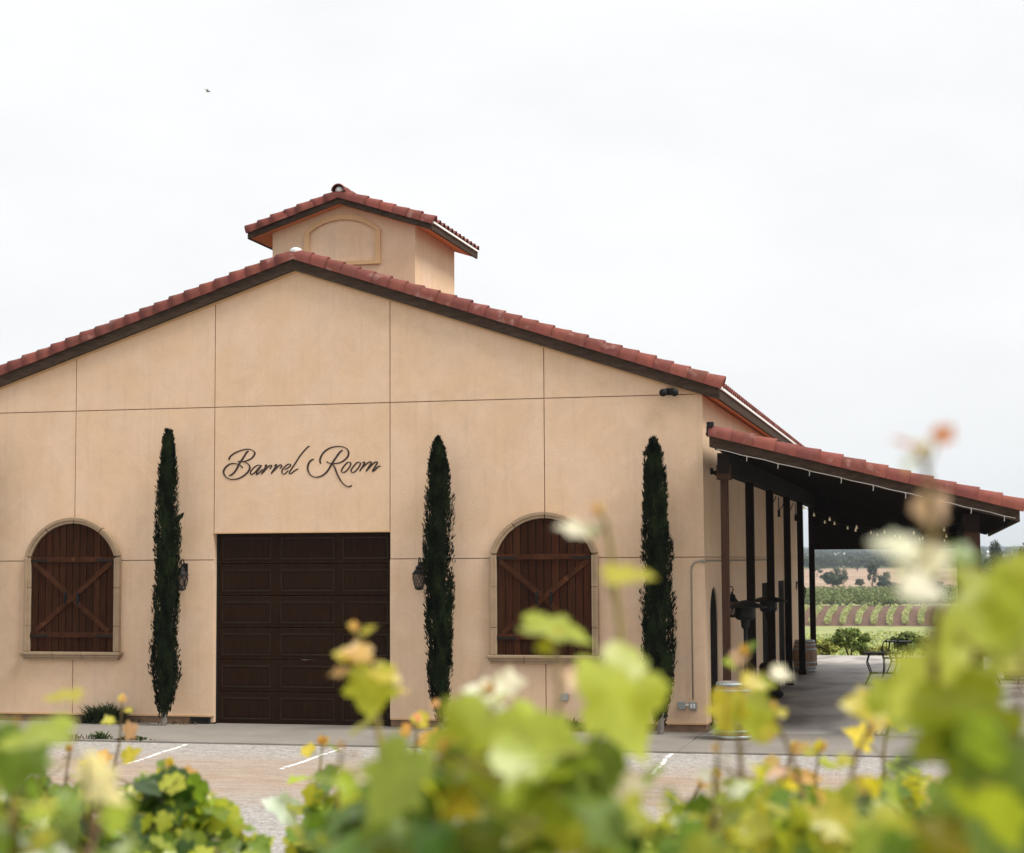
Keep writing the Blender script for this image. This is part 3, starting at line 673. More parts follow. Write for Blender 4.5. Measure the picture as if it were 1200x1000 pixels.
PX = 8.68; m = MB(); m.box((PX-.09, CY+.12, 4.03), (PX+.09, YE, ct(PX+.09)-.20)); m.build('wall_side_beam', M['darkwood'], C_)
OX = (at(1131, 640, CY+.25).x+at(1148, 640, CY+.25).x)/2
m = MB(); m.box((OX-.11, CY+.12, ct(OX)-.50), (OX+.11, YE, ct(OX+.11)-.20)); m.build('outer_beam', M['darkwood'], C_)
PY = [-.4, 3.27, 6.94, 10.8, 14.35, 18.0]
for i, y in enumerate(PY):
    m = MB(); m.box((PX-(.056 if i == 0 else .07), y-.07, .0), (PX+(.056 if i == 0 else .07), y+.07, 4.03))
    if i == 0: m.box((PX-.11, y-.10, 3.93), (PX+.11, y+.10, 4.16))
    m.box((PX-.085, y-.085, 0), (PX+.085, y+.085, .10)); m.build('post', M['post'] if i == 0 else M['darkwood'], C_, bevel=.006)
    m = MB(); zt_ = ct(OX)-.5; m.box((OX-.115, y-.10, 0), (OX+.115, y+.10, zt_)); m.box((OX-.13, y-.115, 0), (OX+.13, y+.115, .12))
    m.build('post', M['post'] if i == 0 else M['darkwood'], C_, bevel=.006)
zb_end = at(1000, 644, YE).z
m = MB(); m.prism([(PX-.05, zb_end), (OX+.1, zb_end), (OX+.1, ct(OX+.1)-.065), (PX-.05, ct(PX-.05)-.065)], YE-.12, YE-.06); m.build('end_valance', M['darkwood'], C_)
# icicle cord along the fascia
T = empty('fascia_light_cord', at(838, 526, CY-.02), 'white light cord with small hooks stapled along the canopy front edge', 'light string')
m = MB(); q0, q1 = at(840, 526.5, CY-.02), at(1190, 607.5, CY-.02)
m.tube([q0.lerp(q1, k/24)+Vector((0, 0, .006*math.sin(k*2.1))) for k in range(25)], .006, 6); m.build('cord', M['cord'], T)
for k in range(9):
    p = q0.lerp(q1, (k+.95)/9.3)
    m = MB(); m.tube([p, p+Vector((.012, -.004, -.03)), p+Vector((.004, -.004, -.085))], .0065, 6); m.build('clip', M['cord'], T)
# bulb strings under the roof
random.seed(8)
def bulb_string(p, q, n, sag, label):
    p, q = Vector(p), Vector(q); T = empty('string_lights', p, label, 'string lights', 'bulb strings under the canopy')
    f_ = lambda t: p.lerp(q, t)-Vector((0, 0, sag*4*t*(1-t)))
    m = MB(); m.tube([f_(k/16) for k in range(17)], .006, 5); m.build('wire', M['iron'], T)
    for k in range(n):
        c = f_((k+.5)/n); m = MB(); m.smooth = True
        m.lathe([(.010, -.01), (.011, -.035), (.020, -.05), (.024, -.068), (.017, -.085), (.0, -.09)], c, 8); m.build('bulb', M['bulb'], T)
bulb_string((PX+.1, 10.8, 4.0), (OX-.12, 6.94, 3.35), 6, .35, 'string of cream bulbs sagging across the middle of the canopy ceiling')
bulb_string((PX+.1, 14.35, 3.9), (OX-.12, 10.8, 3.25), 7, .3, 'string of cream bulbs sagging near the far end of the canopy')
bulb_string((PX+.1, 17.5, 3.75), (OX-.12, 15, 3.15), 6, .12, 'farthest string of cream bulbs, just before the end valance')
# cable loops on wall-side beam
m = MB()
for k in range(4):
    y = 8+2.2*k; m.tube([(PX-.12, y, 4.0), (PX-.16, y+.5, 3.75), (PX-.14, y+1.0, 3.82), (PX-.12, y+1.6, 4.0)], .012, 6)
    m.tube([(PX-.16, y+.5, 3.75), (PX-.16, y+.5, 3.6)], .03, 6)
tag(m.build('hanging_cable', M['iron']), 'dark cable sagging along the beam beside the wall', 'cable')

# ------------------------------------------------------------------ barrels, heaters, furniture
def barrel(x, y, h, r, label, seed):
    random.seed(seed); T = empty('wine_barrel', (x, y, 0), label, 'barrel', 'oak wine barrels on the patio')
    prof = lambda t: r*(.80+.20*math.sin(math.pi*t)**.9)
    m = MB(); n = 22; ns = 4
    for k in range(n):
        v = random.uniform(.75, 1.2); m.cur = (v, v*random.uniform(.93, 1.03), v*random.uniform(.9, 1.05)); vs = []
        for i in range(13):
            t = i/12
            for a in (k+.02, k+.5, k+.98): an = a*2*math.pi/n; rr = prof(t)*(1 if a == k+.5 else .997); vs.append((x+rr*math.cos(an), y+rr*math.sin(an), h*t))
        m.smooth = True; m.add(vs, [(3*i+j, 3*i+j+1, 3*i+j+4, 3*i+j+3) for i in range(12) for j in (0, 1)])
    m.cur = (.9, .9, .9); m.smooth = False; m.lathe([(.01, h*.045), (prof(0)*.985, h*.045), (prof(0)*.985, h*.955), (.01, h*.955)], (x, y, 0), n)
    m.build('staves', M['stave'], T, fix=False)
    for t, w_ in ((.02, .045), (.13, .035), (.27, .04), (.69, .04), (.83, .035), (.935, .045)):
        m = MB(); m.smooth = True; a, b = h*t, h*t+w_
        m.lathe([(prof(a/h)-.004, a), (prof(a/h)+.006, a), (prof(b/h)+.006, b), (prof(b/h)-.004, b)], (x, y, 0), 28); m.build('hoop', M['steel'], T)
    m = MB(); m.tube([(x+prof(.5)*.5*.9-.1, y-prof(.5)*.96, h*.5), (x+prof(.5)*.5*.9-.1, y-prof(.5)*1.02, h*.5)], .022, 10); m.build('bung', M['iron'], T)
barrel(8.84, -.95, .86, .31, 'oak barrel with steel hoops at the front corner, before the first canopy post', 1)
barrel(8.66, 15.4, .76, .29, 'oak barrel at the far end of the side wall, partly behind a post', 2)
barrel(13.45, 13.2, .84, .30, 'oak barrel standing at the right edge behind the grape leaves', 3)
def heater(x, y, h, r, label):
    T = empty('patio_heater', (x, y, 0), label, 'patio heater', 'mushroom patio heaters by the side wall')
    m = MB(); m.smooth = True; m.lathe([(.0, h+.01), (.05, h), (r*.5, h-.035), (r*.93, h-.085), (r, h-.10), (r, h-.115), (r*.9, h-.115), (.08, h-.09), (0, h-.09)], (x, y, 0), 28); m.build('reflector', M['iron'], T)
    m = MB(); m.lathe([(.15, h-.09), (.17, h-.12), (.17, h-.27), (.13, h-.31), (.075, h-.32), (.065, h-.43), (.04, h-.46)], (x, y, 0), 18); m.build('burner', M['iron'], T)
    m = MB(); m.tube([(x, y, .55), (x, y, h-.4)], .03, 10); m.build('pole', M['iron'], T)
    m = MB(); m.smooth = True; m.lathe([(.24, .02), (.24, .05), (.20, .10), (.20, .62), (.16, .68), (.03, .70)], (x, y, 0), 24); m.build('tank_housing', M['darkwood'], T)
    for s_ in (-1, 1):
        m = MB(); m.tube([(x+.2, y+s_*.1-.02, .08), (x+.2, y+s_*.1+.02, .08)], .06, 12); m.build('wheel', M['iron'], T)
heater(8.78, 1.35, 2.02, .36, 'black mushroom heater nearest the building corner, behind the first post')
heater(8.62, 7.0, 1.98, .38, 'black mushroom heater farther along the wall, with a pointed cap')
def chair(x, y, rz, label):
    T = empty('patio_chair', (x, y, 0), label, 'chair', 'black metal patio chairs')
    c, s_ = math.cos(rz), math.sin(rz)
    P = lambda a, b, z: (x+a*c-b*s_, y+a*s_+b*c, z)
    m = MB()
    for k in range(9): u = -.2+.05*k; m.bar(P(u, -.2, .44), P(u, .2, .44), .035, .012)
    m.tube([P(-.21, -.21, .44), P(.21, -.21, .44), P(.21, .21, .44), P(-.21, .21, .44), P(-.21, -.21, .44)], .011, 6); m.build('seat', M['iron'], T)
    m = MB(); pts = [P(-.21, .21, .44), P(-.23, .25, .62), P(-.19, .28, .80), P(-.09, .295, .88), P(.09, .295, .88), P(.19, .28, .80), P(.23, .25, .62), P(.21, .21, .44)]
    m.tube(pts, .013, 6)
    for u in (-.12, -.06, 0, .06, .12): m.tube([P(u, .215, .46), P(u, .26, .66), P(u, .292, .86)], .007, 5)
    m.build('backrest', M['iron'], T)
    for a, b in ((-.2, -.2), (.2, -.2), (-.2, .2), (.2, .2)):
        m = MB(); m.tube([P(a, b, .44), P(a*1.0, b*1.05, .2), P(a*1.18, b*1.25, 0)], .012, 6); m.build('leg', M['iron'], T)
    for a in (-.24, .24):
        m = MB(); m.tube([P(a, .25, .64), P(a*1.05, 0, .66), P(a, -.2, .63), P(a*.9, -.21, .44)], .011, 6); m.build('armrest', M['iron'], T)
def table(x, y, h, wx, wy, label):
    T = empty('patio_table', (x, y, 0), label, 'table', 'black metal patio tables')
    m = MB(); m.box((x-wx/2, y-wy/2, h-.02), (x+wx/2, y+wy/2, h)); m.build('table_top', M['iron'], T, bevel=.006)
    for sx in (-1, 1):
        for sy in (-1, 1):
            a, b = x+sx*(wx/2-.12), y+sy*(wy/2-.08)
            m = MB(); m.tube([(a, b, h-.02), (a+sx*.05, b, h*.7), (a-sx*.03, b, h*.35), (a+sx*.09, b, 0)], .014, 6); m.build('leg', M['iron'], T)
    m = MB(); m.tube([(x-wx/2+.12, y-wy/2+.1, h*.35), (x+wx/2-.12, y+wy/2-.1, h*.35)], .01, 6); m.tube([(x+wx/2-.12, y-wy/2+.1, h*.35), (x-wx/2+.12, y+wy/2-.1, h*.35)], .01, 6); m.build('stretcher', M['iron'], T)
table(10.62, 11.3, .68, .78, .7, 'small black table with curved legs on the open patio')
table(10.85, 15.4, .74, .6, .6, 'farther black table showing its top edge above the near one')
chair(10.78, 13.6, R(178), 'round backed black chair between the two patio tables')
chair(12.3, 14.6, R(10), 'round backed black chair just left of the outer posts')
chair(13.75, 12.0, R(70), 'black chair at the right edge beside the barrel, nearer one')
chair(14.1, 15.0, R(-30), 'black chair at the right edge beyond the barrel')
table(12.75, 12.0, .74, .7, .7, 'black table by the outer post beside the right barrel')

# ------------------------------------------------------------------ vegetation builders
def jitter(c, r, v):
    k = 1+random.uniform(-v, v); return (c[0]*k*(1+random.uniform(-r, r)), c[1]*k, c[2]*k*(1+random.uniform(-r, r)))
def cypress(x, y, h, prof, label, seed, lean=0, nleaf=9000, spur=None):
    random.seed(seed); T = empty('italian_cypress', (x, y, 0), label, 'cypress', 'italian cypresses against the wall')
    m = MB(); m.tube([(x, y, 0), (x+.01, y, .3), (x, y, h*.6)], [.055, .05, .02], 8); m.build('trunk', M['trunkgrey'], T)
    def rad(t):
        return rad_(t)*1.12
    def rad_(t):
        for (a, ra), (b, rb) in zip(prof, prof[1:]):
            if t <= b: return ra+(rb-ra)*(t-a)/(b-a)
        return prof[-1][1]
    m = MB(); z0 = prof[0][0]
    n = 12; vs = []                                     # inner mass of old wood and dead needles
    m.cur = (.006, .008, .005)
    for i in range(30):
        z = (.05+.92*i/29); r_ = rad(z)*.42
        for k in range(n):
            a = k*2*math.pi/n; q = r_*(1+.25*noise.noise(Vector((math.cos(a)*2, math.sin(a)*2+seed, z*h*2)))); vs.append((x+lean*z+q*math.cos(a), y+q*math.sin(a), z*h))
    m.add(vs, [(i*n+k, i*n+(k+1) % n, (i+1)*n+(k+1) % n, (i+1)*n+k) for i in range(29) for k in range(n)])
    def spray(c, o, up, ln, wd):
        s_ = up.cross(o+Vector((random.uniform(-.6, .6), random.uniform(-.6, .6), random.uniform(-.3, .3)))).normalized()*wd
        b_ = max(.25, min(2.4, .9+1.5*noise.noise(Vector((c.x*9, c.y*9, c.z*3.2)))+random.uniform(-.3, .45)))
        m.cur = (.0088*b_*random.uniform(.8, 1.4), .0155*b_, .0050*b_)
        m.add([c-s_*.6, c+s_*.6, c+up*ln*.6+s_, c+up*ln, c+up*ln*.6-s_], [(0, 1, 2, 3, 4)])
    npl = 300
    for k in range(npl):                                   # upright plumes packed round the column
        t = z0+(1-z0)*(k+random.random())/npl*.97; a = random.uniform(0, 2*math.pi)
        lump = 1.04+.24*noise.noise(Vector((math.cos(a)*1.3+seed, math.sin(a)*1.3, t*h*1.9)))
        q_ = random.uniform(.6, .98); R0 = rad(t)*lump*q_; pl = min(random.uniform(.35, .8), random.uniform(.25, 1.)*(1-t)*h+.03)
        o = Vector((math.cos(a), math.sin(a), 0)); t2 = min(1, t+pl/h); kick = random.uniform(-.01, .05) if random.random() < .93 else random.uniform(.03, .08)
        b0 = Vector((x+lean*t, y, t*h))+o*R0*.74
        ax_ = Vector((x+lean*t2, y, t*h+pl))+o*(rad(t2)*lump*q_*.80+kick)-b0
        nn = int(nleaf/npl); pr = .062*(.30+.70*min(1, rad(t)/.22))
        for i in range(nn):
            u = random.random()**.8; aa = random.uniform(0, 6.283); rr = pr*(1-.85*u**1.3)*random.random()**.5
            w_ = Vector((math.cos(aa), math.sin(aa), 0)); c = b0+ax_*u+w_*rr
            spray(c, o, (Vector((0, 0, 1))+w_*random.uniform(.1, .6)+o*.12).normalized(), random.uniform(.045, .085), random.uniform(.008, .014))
    if spur:
        sx, sz, sl = spur
        for i in range(260):
            k = random.random(); c = Vector((x+sx+k*sl, y+random.uniform(-.03, .03), sz+k*sl*1.0))+Vector((random.uniform(-.03, .03), 0, random.uniform(-.03, .03)))*(1.2-k)
            m.cur = (.018, .026, .015); up = Vector((.6, random.uniform(-.3, .3), .9)).normalized(); s_ = up.cross(Vector((random.uniform(-1, 1), 1, 0))).normalized()*.014; ln = .08
            m.add([c-s_*.6, c+s_*.6, c+up*ln*.6+s_, c+up*ln, c+up*ln*.6-s_], [(0, 1, 2, 3, 4)])
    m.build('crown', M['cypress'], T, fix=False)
yc = -.42
p = at(192, 846, yc); cypress(p.x, yc, at(192, 506, yc).z, [(.018, .07), (.06, .13), (.13, .25), (.19, .27), (.27, .23), (.4, .205), (.5, .20), (.65, .20), (.8, .17), (.9, .125), (.97, .06), (1, .012)], 'tall dark cypress left of the garage door with a side spur', 5, .04, 19000, spur=(.13, at(210, 616, yc).z, .15))
p = at(516, 850, yc); cypress(p.x, yc, at(514, 516, yc).z, [(.018, .07), (.07, .13), (.16, .18), (.3, .21), (.5, .235), (.6, .24), (.75, .20), (.86, .19), (.93, .14), (.97, .08), (1, .012)], 'tall dark cypress between the garage door and the right shuttered window', 6, -.03, 19000)
p = at(774, 850, yc); cypress(p.x, yc, at(769, 516, yc).z, [(.018, .07), (.07, .13), (.15, .2), (.2, .23), (.27, .27), (.36, .265), (.5, .25), (.65, .225), (.8, .19), (.92, .14), (.97, .08), (1, .015)], 'tall dark cypress nearest the building corner, beside the conduit', 7, -.07, 19000)
p = at(-23, 842, yc); cypress(p.x, yc, at(-23, 512, yc).z, [(.045, .05), (.14, .2), (.3, .19), (.6, .19), (.75, .21), (.9, .2), (.97, .06), (1, .015)], 'dark cypress at the left edge of the photo, barely showing', 9, 0, 6000)

def weeds(pts, name, label, cat, seed, hgt=.2, n=60, colr=(.09, .12, .035), broad=.012, spread=.3, group=None):
    random.seed(seed); c0 = Vector(pts); m = MB()
    for i in range(n):
        b_ = c0+Vector((random.gauss(0, spread*.45), random.gauss(0, spread*.14), 0)); a = random.uniform(0, 2*math.pi); l_ = hgt*random.uniform(.5, 1.15)
        d_ = Vector((math.cos(a)*.5, math.sin(a)*.4, 1)).normalized(); bend = Vector((math.cos(a), math.sin(a), -.35))*l_*random.uniform(.15, .6); l_ *= max(.35, 1-(abs(b_.x-c0.x)/(spread*1.2))**2)
        s_ = Vector((-math.sin(a), math.cos(a), 0))*broad; m.cur = jitter(colr, .2, .35)
        q1 = b_+d_*l_*.55+bend*.2; q2 = b_+d_*l_+bend
        m.add([b_-s_*.5, b_+s_*.5, q1+s_, q2, q1-s_], [(0, 1, 2, 4), (4, 2, 3)])
    return tag(m.build(name, M['weed'], fix=False), label, cat, group)
weeds((at(122, 845, -.2).x, -.2, 0), 'weed_clump', 'dark green bushy weed against the wall base below the left window', 'weed', 21, .40, 650, (.03, .045, .016), .012, .42)
weeds(atg(118, 866), 'weed_clump', 'small leafy weed at the apron edge, in front of the bushy weed', 'weed', 22, .16, 60, (.06, .09, .03), .016, .25)
weeds(atg(88, 866), 'weed_clump', 'thin reddish weed at the apron edge on the left', 'weed', 23, .12, 40, (.11, .08, .035), .012, .35)
weeds(atg(155, 867), 'weed_clump', 'low flat weeds at the apron edge right of the leafy weed', 'weed', 24, .08, 260, (.06, .085, .03), .022, .24)
weeds((at(670, 852, -.15).x, -.15, 0), 'weed_clump', 'small weeds at the wall base below the right window', 'weed', 25, .28, 80, (.07, .09, .03), .014, .3)
weeds((at(212, 846, -.15).x, -.15, 0), 'weed_clump', 'short dry weeds at the foot of the leftmost cypress', 'weed', 26, .08, 60, (.10, .06, .03), .012, .5)

def crown(m, c, rx, rz, n, colr, size, seed, ry=None, var=.4, lumps=9):
    random.seed(seed); ry = ry or rx; c = Vector(c); L_ = []
    for k in range(lumps):
        a = random.uniform(0, 6.28); e = random.uniform(-.7, 1); rr = random.uniform(.35, .75)
        L_.append((c+Vector((math.cos(a)*rx*rr*math.sqrt(max(.1, 1-e*e*.6)), math.sin(a)*ry*rr, e*rz*.75)), random.uniform(.3, .55), random.uniform(.65, 1.35)))
    for i in range(n):
        lc, lr, lb = random.choice(L_); d_ = Vector((random.gauss(0, 1), random.gauss(0, 1), random.gauss(0, 1))).normalized()*random.random()**.35
        q = lc+Vector((d_.x*rx*lr, d_.y*ry*lr, d_.z*rz*lr*.9))
        nrm = (d_+Vector((random.uniform(-.8, .8), random.uniform(-.8, .8), random.uniform(-.3, .9)))).normalized(); u = nrm.orthogonal().normalized(); v = nrm.cross(u); s_ = size*random.uniform(.5, 1.3)
        m.cur = jitter((colr[0]*lb, colr[1]*lb, colr[2]*lb), .15, var); an = random.uniform(0, 6.28); u, v = u*math.cos(an)+v*math.sin(an), v*math.cos(an)-u*math.sin(an)
        m.add([q-u*s_, q-v*s_*.6, q+u*s_, q+v*s_*.6], [(0, 1, 2, 3)])
def tree(name, x, y, h, rx, colr, label, cat, seed, n=900, trunk=.35, group=None, size=None, lumps=10):
    z = gz(x, y); T = empty(name, (x, y, z), label, cat, group); random.seed(seed)
    m = MB(); m.tube([(x, y, z-.3), (x+.02*h, y, z+h*trunk*.6), (x, y, z+h*(trunk+.3))], [h*.028, h*.022, h*.008], 7)
    for k in range(4):
        a = k*1.7+seed; m.tube([(x, y, z+h*trunk*.8), (x+math.cos(a)*rx*.3, y+math.sin(a)*rx*.3, z+h*(trunk+.12)), (x+math.cos(a)*rx*.6, y+math.sin(a)*rx*.6, z+h*(trunk+.3))], [h*.014, h*.01, h*.004], 5)
    m.build('trunk', M['bark'], T)
    m = MB(); hz = h*(1-trunk)/2; crown(m, (x, y, z+h-hz), rx, hz*1.08, n, colr, size or rx*.15, seed+100, lumps=lumps); m.build('crown', M['foliage'], T, fix=False)
def far(px, py_base, py_top, wpx, d):          # place a far tree by direction and distance: x, y, height, radius
    v = ray(px, py_base); p = CAM+v*d; zb = gz(p.x, p.y); zt_ = (CAM+ray(px, py_top)*d).z
    return p.x, p.y, max(1.5, zt_-zb), wpx*d/FPX/2
# named trees across the valley
ORD_T = ['first', 'second', 'third', 'fourth', 'fifth', 'sixth', 'seventh', 'eighth', 'ninth']
NT = [(976, 693, 677, 27, 485, (.035, .05, .022), 'wide dark oak standing at the left edge of the far vineyard'),
      (1022, 693, 669, 13, 495, (.035, .052, .024), 'slim tall tree behind the far vineyard, right of the oak'),
      (1031, 694, 681, 20, 480, (.03, .045, .022), 'round dark tree at the foot of the slim tall tree'),
      (1007, 692, 682, 12, 520, (.07, .08, .04), 'small pale olive tree between the oak and the slim tree'),
      (1062, 697, 687, 18, 478, (.05, .06, .028), 'bushy tree left of the dark pine behind the vineyard'),
      (1084, 700, 684, 17, 472, (.022, .035, .02), 'dark pine at the right end of the far vineyard'),
      (1097, 702, 690, 18, 470, (.04, .052, .027), 'bushy tree right of the dark pine'),
      (1045, 695, 686, 14, 500, (.06, .07, .035), 'olive green tree between the round tree and the bushy tree')]
for i, (px_, pb2, pt2, wp, d, c_, lb) in enumerate(NT):
    x, y, h, rx = far(px_, pb2, pt2, wp, d); h *= 1.35; rx *= 1.15; tree('field_tree', x, y, h, rx, c_, lb, 'tree', 200+i, 1100, .2, 'trees behind the far vineyard')
random.seed(77)
w_ = MB(); wr = random.Random(4)
for i in range(560):                                           # the wooded hills: one far-off mass
    px_ = wr.choice((wr.uniform(930, 1130), wr.uniform(930, 1230))); d = wr.choice((1050, 1250, 1550, 2000, 2600, 3300, 4000, 4900))*wr.uniform(.95, 1.05); p = CAM+ray(px_, 654)*d
    yt = 661.5-10.5*((d-950)/4000)**.6+wr.gauss(0, 3.0); z = gz(p.x, p.y); h = max(3.5*d/1000, (CAM+ray(px_, yt)*d).z-z); rx = h*wr.uniform(.35, .75)+wr.uniform(0, 4)*d/1900
    c_ = wr.choice(((.03, .05, .03), (.045, .065, .035), (.035, .045, .028), (.07, .085, .04)))
    if i % 6 == 0: d = wr.uniform(790, 860); p = CAM+ray(px_, 654)*d; z = gz(p.x, p.y); h = wr.uniform(2.5, 5); rx = h*wr.uniform(.6, 1.1)
    w_.cur = None; crown(w_, (p.x, p.y, z+h*.5), rx, h*.55, 170, c_, rx*.20, 900+i, lumps=6)
w_.cur = (.1, .1, .1)
tag(w_.build('far_woods', M['foliage'], fix=False), 'hazy wooded hills along the horizon', 'woods', kind='stuff')
RTREES = [(1165, 690, 636, 30, 300, 'tall hazy tree at the right edge beyond the canopy post'), (1196, 690, 642, 34, 270, 'broad tree at the far right edge of the photo'), (1150, 690, 648, 18, 330, 'narrow tree just right of the outer canopy post')]
for i, (px_, pb2, pt2, wp, d, lb) in enumerate(RTREES):
    x, y, h, rx = far(px_, pb2, pt2, wp, d); tree('valley_tree', x, y, h, rx, (.045, .06, .03), lb, 'tree', 260+i, 2000, .15, 'tall trees on the right of the valley')
rr = random.Random(12)
for i in range(9):
    px_ = 958+17*i+rr.uniform(-6, 6); d = rr.uniform(540, 720); x, y, h, rx = far(px_, 690, 680, rr.uniform(9, 17), d); h = rr.uniform(3, 5.5)
    tree('slope_tree', x, y, h, rx, rr.choice(((.06, .08, .045), (.045, .065, .035), (.08, .09, .05))), ORD_T[i]+' from the left of the scattered trees on the dry slope below the woods', 'tree', 280+i, 500, .15, 'scattered trees on the dry slope')
# far houses
for i, (px_, d, wd, lb) in enumerate(((984, 1300, 7, 'small pale farmhouse on the far hillside, left one'), (1001, 1380, 8, 'small pale farmhouse on the far hillside, right one'), (1163, 1300, 7, 'pale far house right of the outer canopy post'))):
    p = CAM+ray(px_, 660)*d; z = gz(p.x, p.y); T = empty('farmhouse', (p.x, p.y, z), lb, 'house', 'pale farmhouses on the far hillside')
    m = MB(); m.box((p.x-wd/2, p.y-3, z-.5), (p.x+wd/2, p.y+3, z+2.6)); m.build('wall', M['white'], T)
    m = MB(); m.prism([(p.y-3.4, z+2.6), (p.y+3.4, z+2.6), (p.y, z+4)], p.x-wd/2-.3, p.x+wd/2+.3, 'x'); m.build('roof', M['mortar'], T)
    for k in (-1, 1): m = MB(); m.box((p.x+k*wd*.25-.5, p.y-3.05, z+.9), (p.x+k*wd*.25+.5, p.y-3.002, z+1.9)); m.build('window', M['iron'], T)

def vine_row(p0, p1, h, wd, n, colr, size, seed, label, group):
    random.seed(seed); m = MB(); p0, p1 = Vector(p0), Vector(p1); dr_ = (p1-p0); sd_ = Vector((-dr_.y, dr_.x, 0)).normalized()
    for i in range(n):
        t = random.random(); q = p0+dr_*t; lump = .75+.5*noise.noise(Vector((q.x*.35+seed, q.y*.35, 2)))
        if random.random() > lump+.35: continue
        q += sd_*(.35*math.sin(t*3.1+p0.x*.05))
        a = random.uniform(0, 6.28); rr = random.random()**.4
        q = Vector((q.x+sd_.x*wd*.5*rr*math.cos(a), q.y+sd_.y*wd*.5*rr*math.cos(a), gz(q.x, q.y)+h*(.5+.5*lump*rr*math.sin(a))))
        nr = Vector((random.uniform(-1, 1), random.uniform(-1, 1), random.uniform(0, 1.4))).normalized(); u = nr.orthogonal().normalized(); v = nr.cross(u); s_ = size*random.uniform(.6, 1.3)
        m.cur = jitter(colr, .2, .4); m.add([q-u*s_, q-v*s_*.7, q+u*s_, q+v*s_*.7], [(0, 1, 2, 3)])
    tag(m.build('vine_row', M['foliage'], fix=False), label, 'vine row', group)
ORD = ['first', 'second', 'third', 'fourth', 'fifth', 'sixth', 'seventh', 'eighth', 'ninth', 'tenth', 'eleventh', 'twelfth', 'thirteenth', 'fourteenth', 'fifteenth', 'sixteenth']
for k in range(14):
    x = 12-24.2+2.3*k; vine_row((x, 240, 0), (x-.45*max(0, 12-x)/13, 275, 0), 1.25, .95, 2200, (.36, .40, .18), .14, 300+k, ORD[k]+' pale green vine row from the left on the brown ploughed field', 'vine rows on the ploughed field')
for k in range(8):
    y = 290+17*k; c_ = (.16, .20, .075); vine_row((-38, y, 0), (14+4*k, y+6, 0), 1.7, 1.5, 2600, c_, .28, 340+k, ORD[k]+' nearest row of the dense green vineyard behind the ploughed field', 'rows of the dense far vineyard')
for k in range(7):
    y = 142+12*k; vine_row((-4-2*k*.6, y-9, 0), (22+2*k, y+8, 0), 1.3, 1.5, 2200, (.36, .41, .15), .15, 360+k, ORD[k]+' nearest light green vine row on the slope below the patio', 'light vine rows below the patio')
def shrub(x, y, h, rx, label, seed, colr=(.13, .17, .04)):
    z = gz(x, y); T = empty('leafy_shrub', (x, y, z), label, 'shrub', 'leafy shrubs along the patio edge'); random.seed(seed)
    m = MB()
    for k in range(6): a = random.uniform(0, 6.28); m.tube([(x, y, z-.05), (x+math.cos(a)*rx*.3, y+math.sin(a)*rx*.3, z+h*.5), (x+math.cos(a)*rx*.55, y+math.sin(a)*rx*.5, z+h*.9)], [.02, .012, .006], 5)
    m.build('stems', M['bark'], T)
    m = MB(); crown(m, (x, y, z+h*.52), rx, h*.5, 1500, colr, .065, seed, lumps=12, var=.5); m.build('leaves', M['foliage'], T, fix=False)
for i, (px_, pyt, wp, lb, c_) in enumerate(((966, 752, 30, 'low yellow green shrub behind the far barrel post', (.20, .22, .05)), (996, 737, 42, 'tall dense green shrub at the patio edge left of the tables', (.11, .15, .035)), (1028, 756, 34, 'low yellow shrub at the patio edge behind the tables', (.22, .22, .05)), (1066, 742, 34, 'green shrub at the patio edge right of the tables', (.11, .14, .04)), (1098, 752, 34, 'pale shrub at the patio edge near the outer post', (.2, .22, .06)), (1150, 750, 50, 'green shrub right of the outer posts', (.13, .16, .045)), (1195, 748, 50, 'green shrub at the right edge behind the barrel', (.15, .18, .045)), (938, 752, 30, 'shrub seen between the wall end and the last posts', (.17, .2, .05)))):
    Y = 24.6+.35*(i % 3); p = at(px_, pyt, Y); z = gz(p.x, Y); shrub(p.x, Y, p.z-z, wp*53/FPX/2*1.15, lb, 400+i, c_)

# ------------------------------------------------------------------ foreground grapevines
HALF = [(0, .06), (.10, -.06), (.22, -.10), (.33, -.06), (.38, .02), (.49, .08), (.45, .16), (.50, .22), (.42, .28), (.40, .33), (.50, .38), (.52, .45), (.60, .52), (.52, .56), (.50, .63), (.40, .63), (.30, .66), (.31, .74), (.24, .78), (.22, .88), (.12, .94), (.07, 1.0)]
OUTL = HALF+[(0, 1.1)]+[(-x, y) for x, y in HALF[:0:-1]]
def leaf(m, base, d, nrm, size, colr, fold=.25, droop=.25, hi=True):
    d = Vector(d).normalized(); nrm = Vector(nrm); nrm = (nrm-d*nrm.dot(d)).normalized(); s_ = d.cross(nrm); base = Vector(base)
    wv = random.uniform(0, 6.28); wa = random.uniform(.02, .06); asym = random.uniform(.9, 1.1)
    def P(x, y):
        h = fold*abs(x)*.8-droop*y*y*.6-fold*x*x*.3+wa*math.sin(7*y+wv+3*x)
        return base+s_*(x*size*(asym if x > 0 else 1))+d*(y*size)+nrm*(h*size)
    c = (0, .36); out_ = [(x*random.uniform(.95, 1.05), y*random.uniform(.97, 1.03)) for x, y in OUTL]; n = len(out_)
    vs = [P(*c)]+([P(c[0]+(x-c[0])*.55, c[1]+(y-c[1])*.55) for x, y in out_] if hi else [])+[P(x, y) for x, y in out_]
    if hi:
        fs = [(0, 1+i, 1+(i+1) % n) for i in range(n)]+[(1+i, 1+n+i, 1+n+(i+1) % n, 1+(i+1) % n) for i in range(n)]
    else: fs = [(0, 1+i, 1+(i+1) % n) for i in range(n)]
    m.cur = colr; m.add(vs, fs); k0_ = len(m.c)-n
    for i, (x, y) in enumerate(OUTL):
        rr = math.hypot(x, y-.36); f_ = .84+.42*max(0, min(1, (rr-.28)/.45)); m.c[k0_+i] = tuple(q*f_ for q in colr)
    m.c[len(m.c)-len(vs)] = tuple(q*1.25 for q in colr)
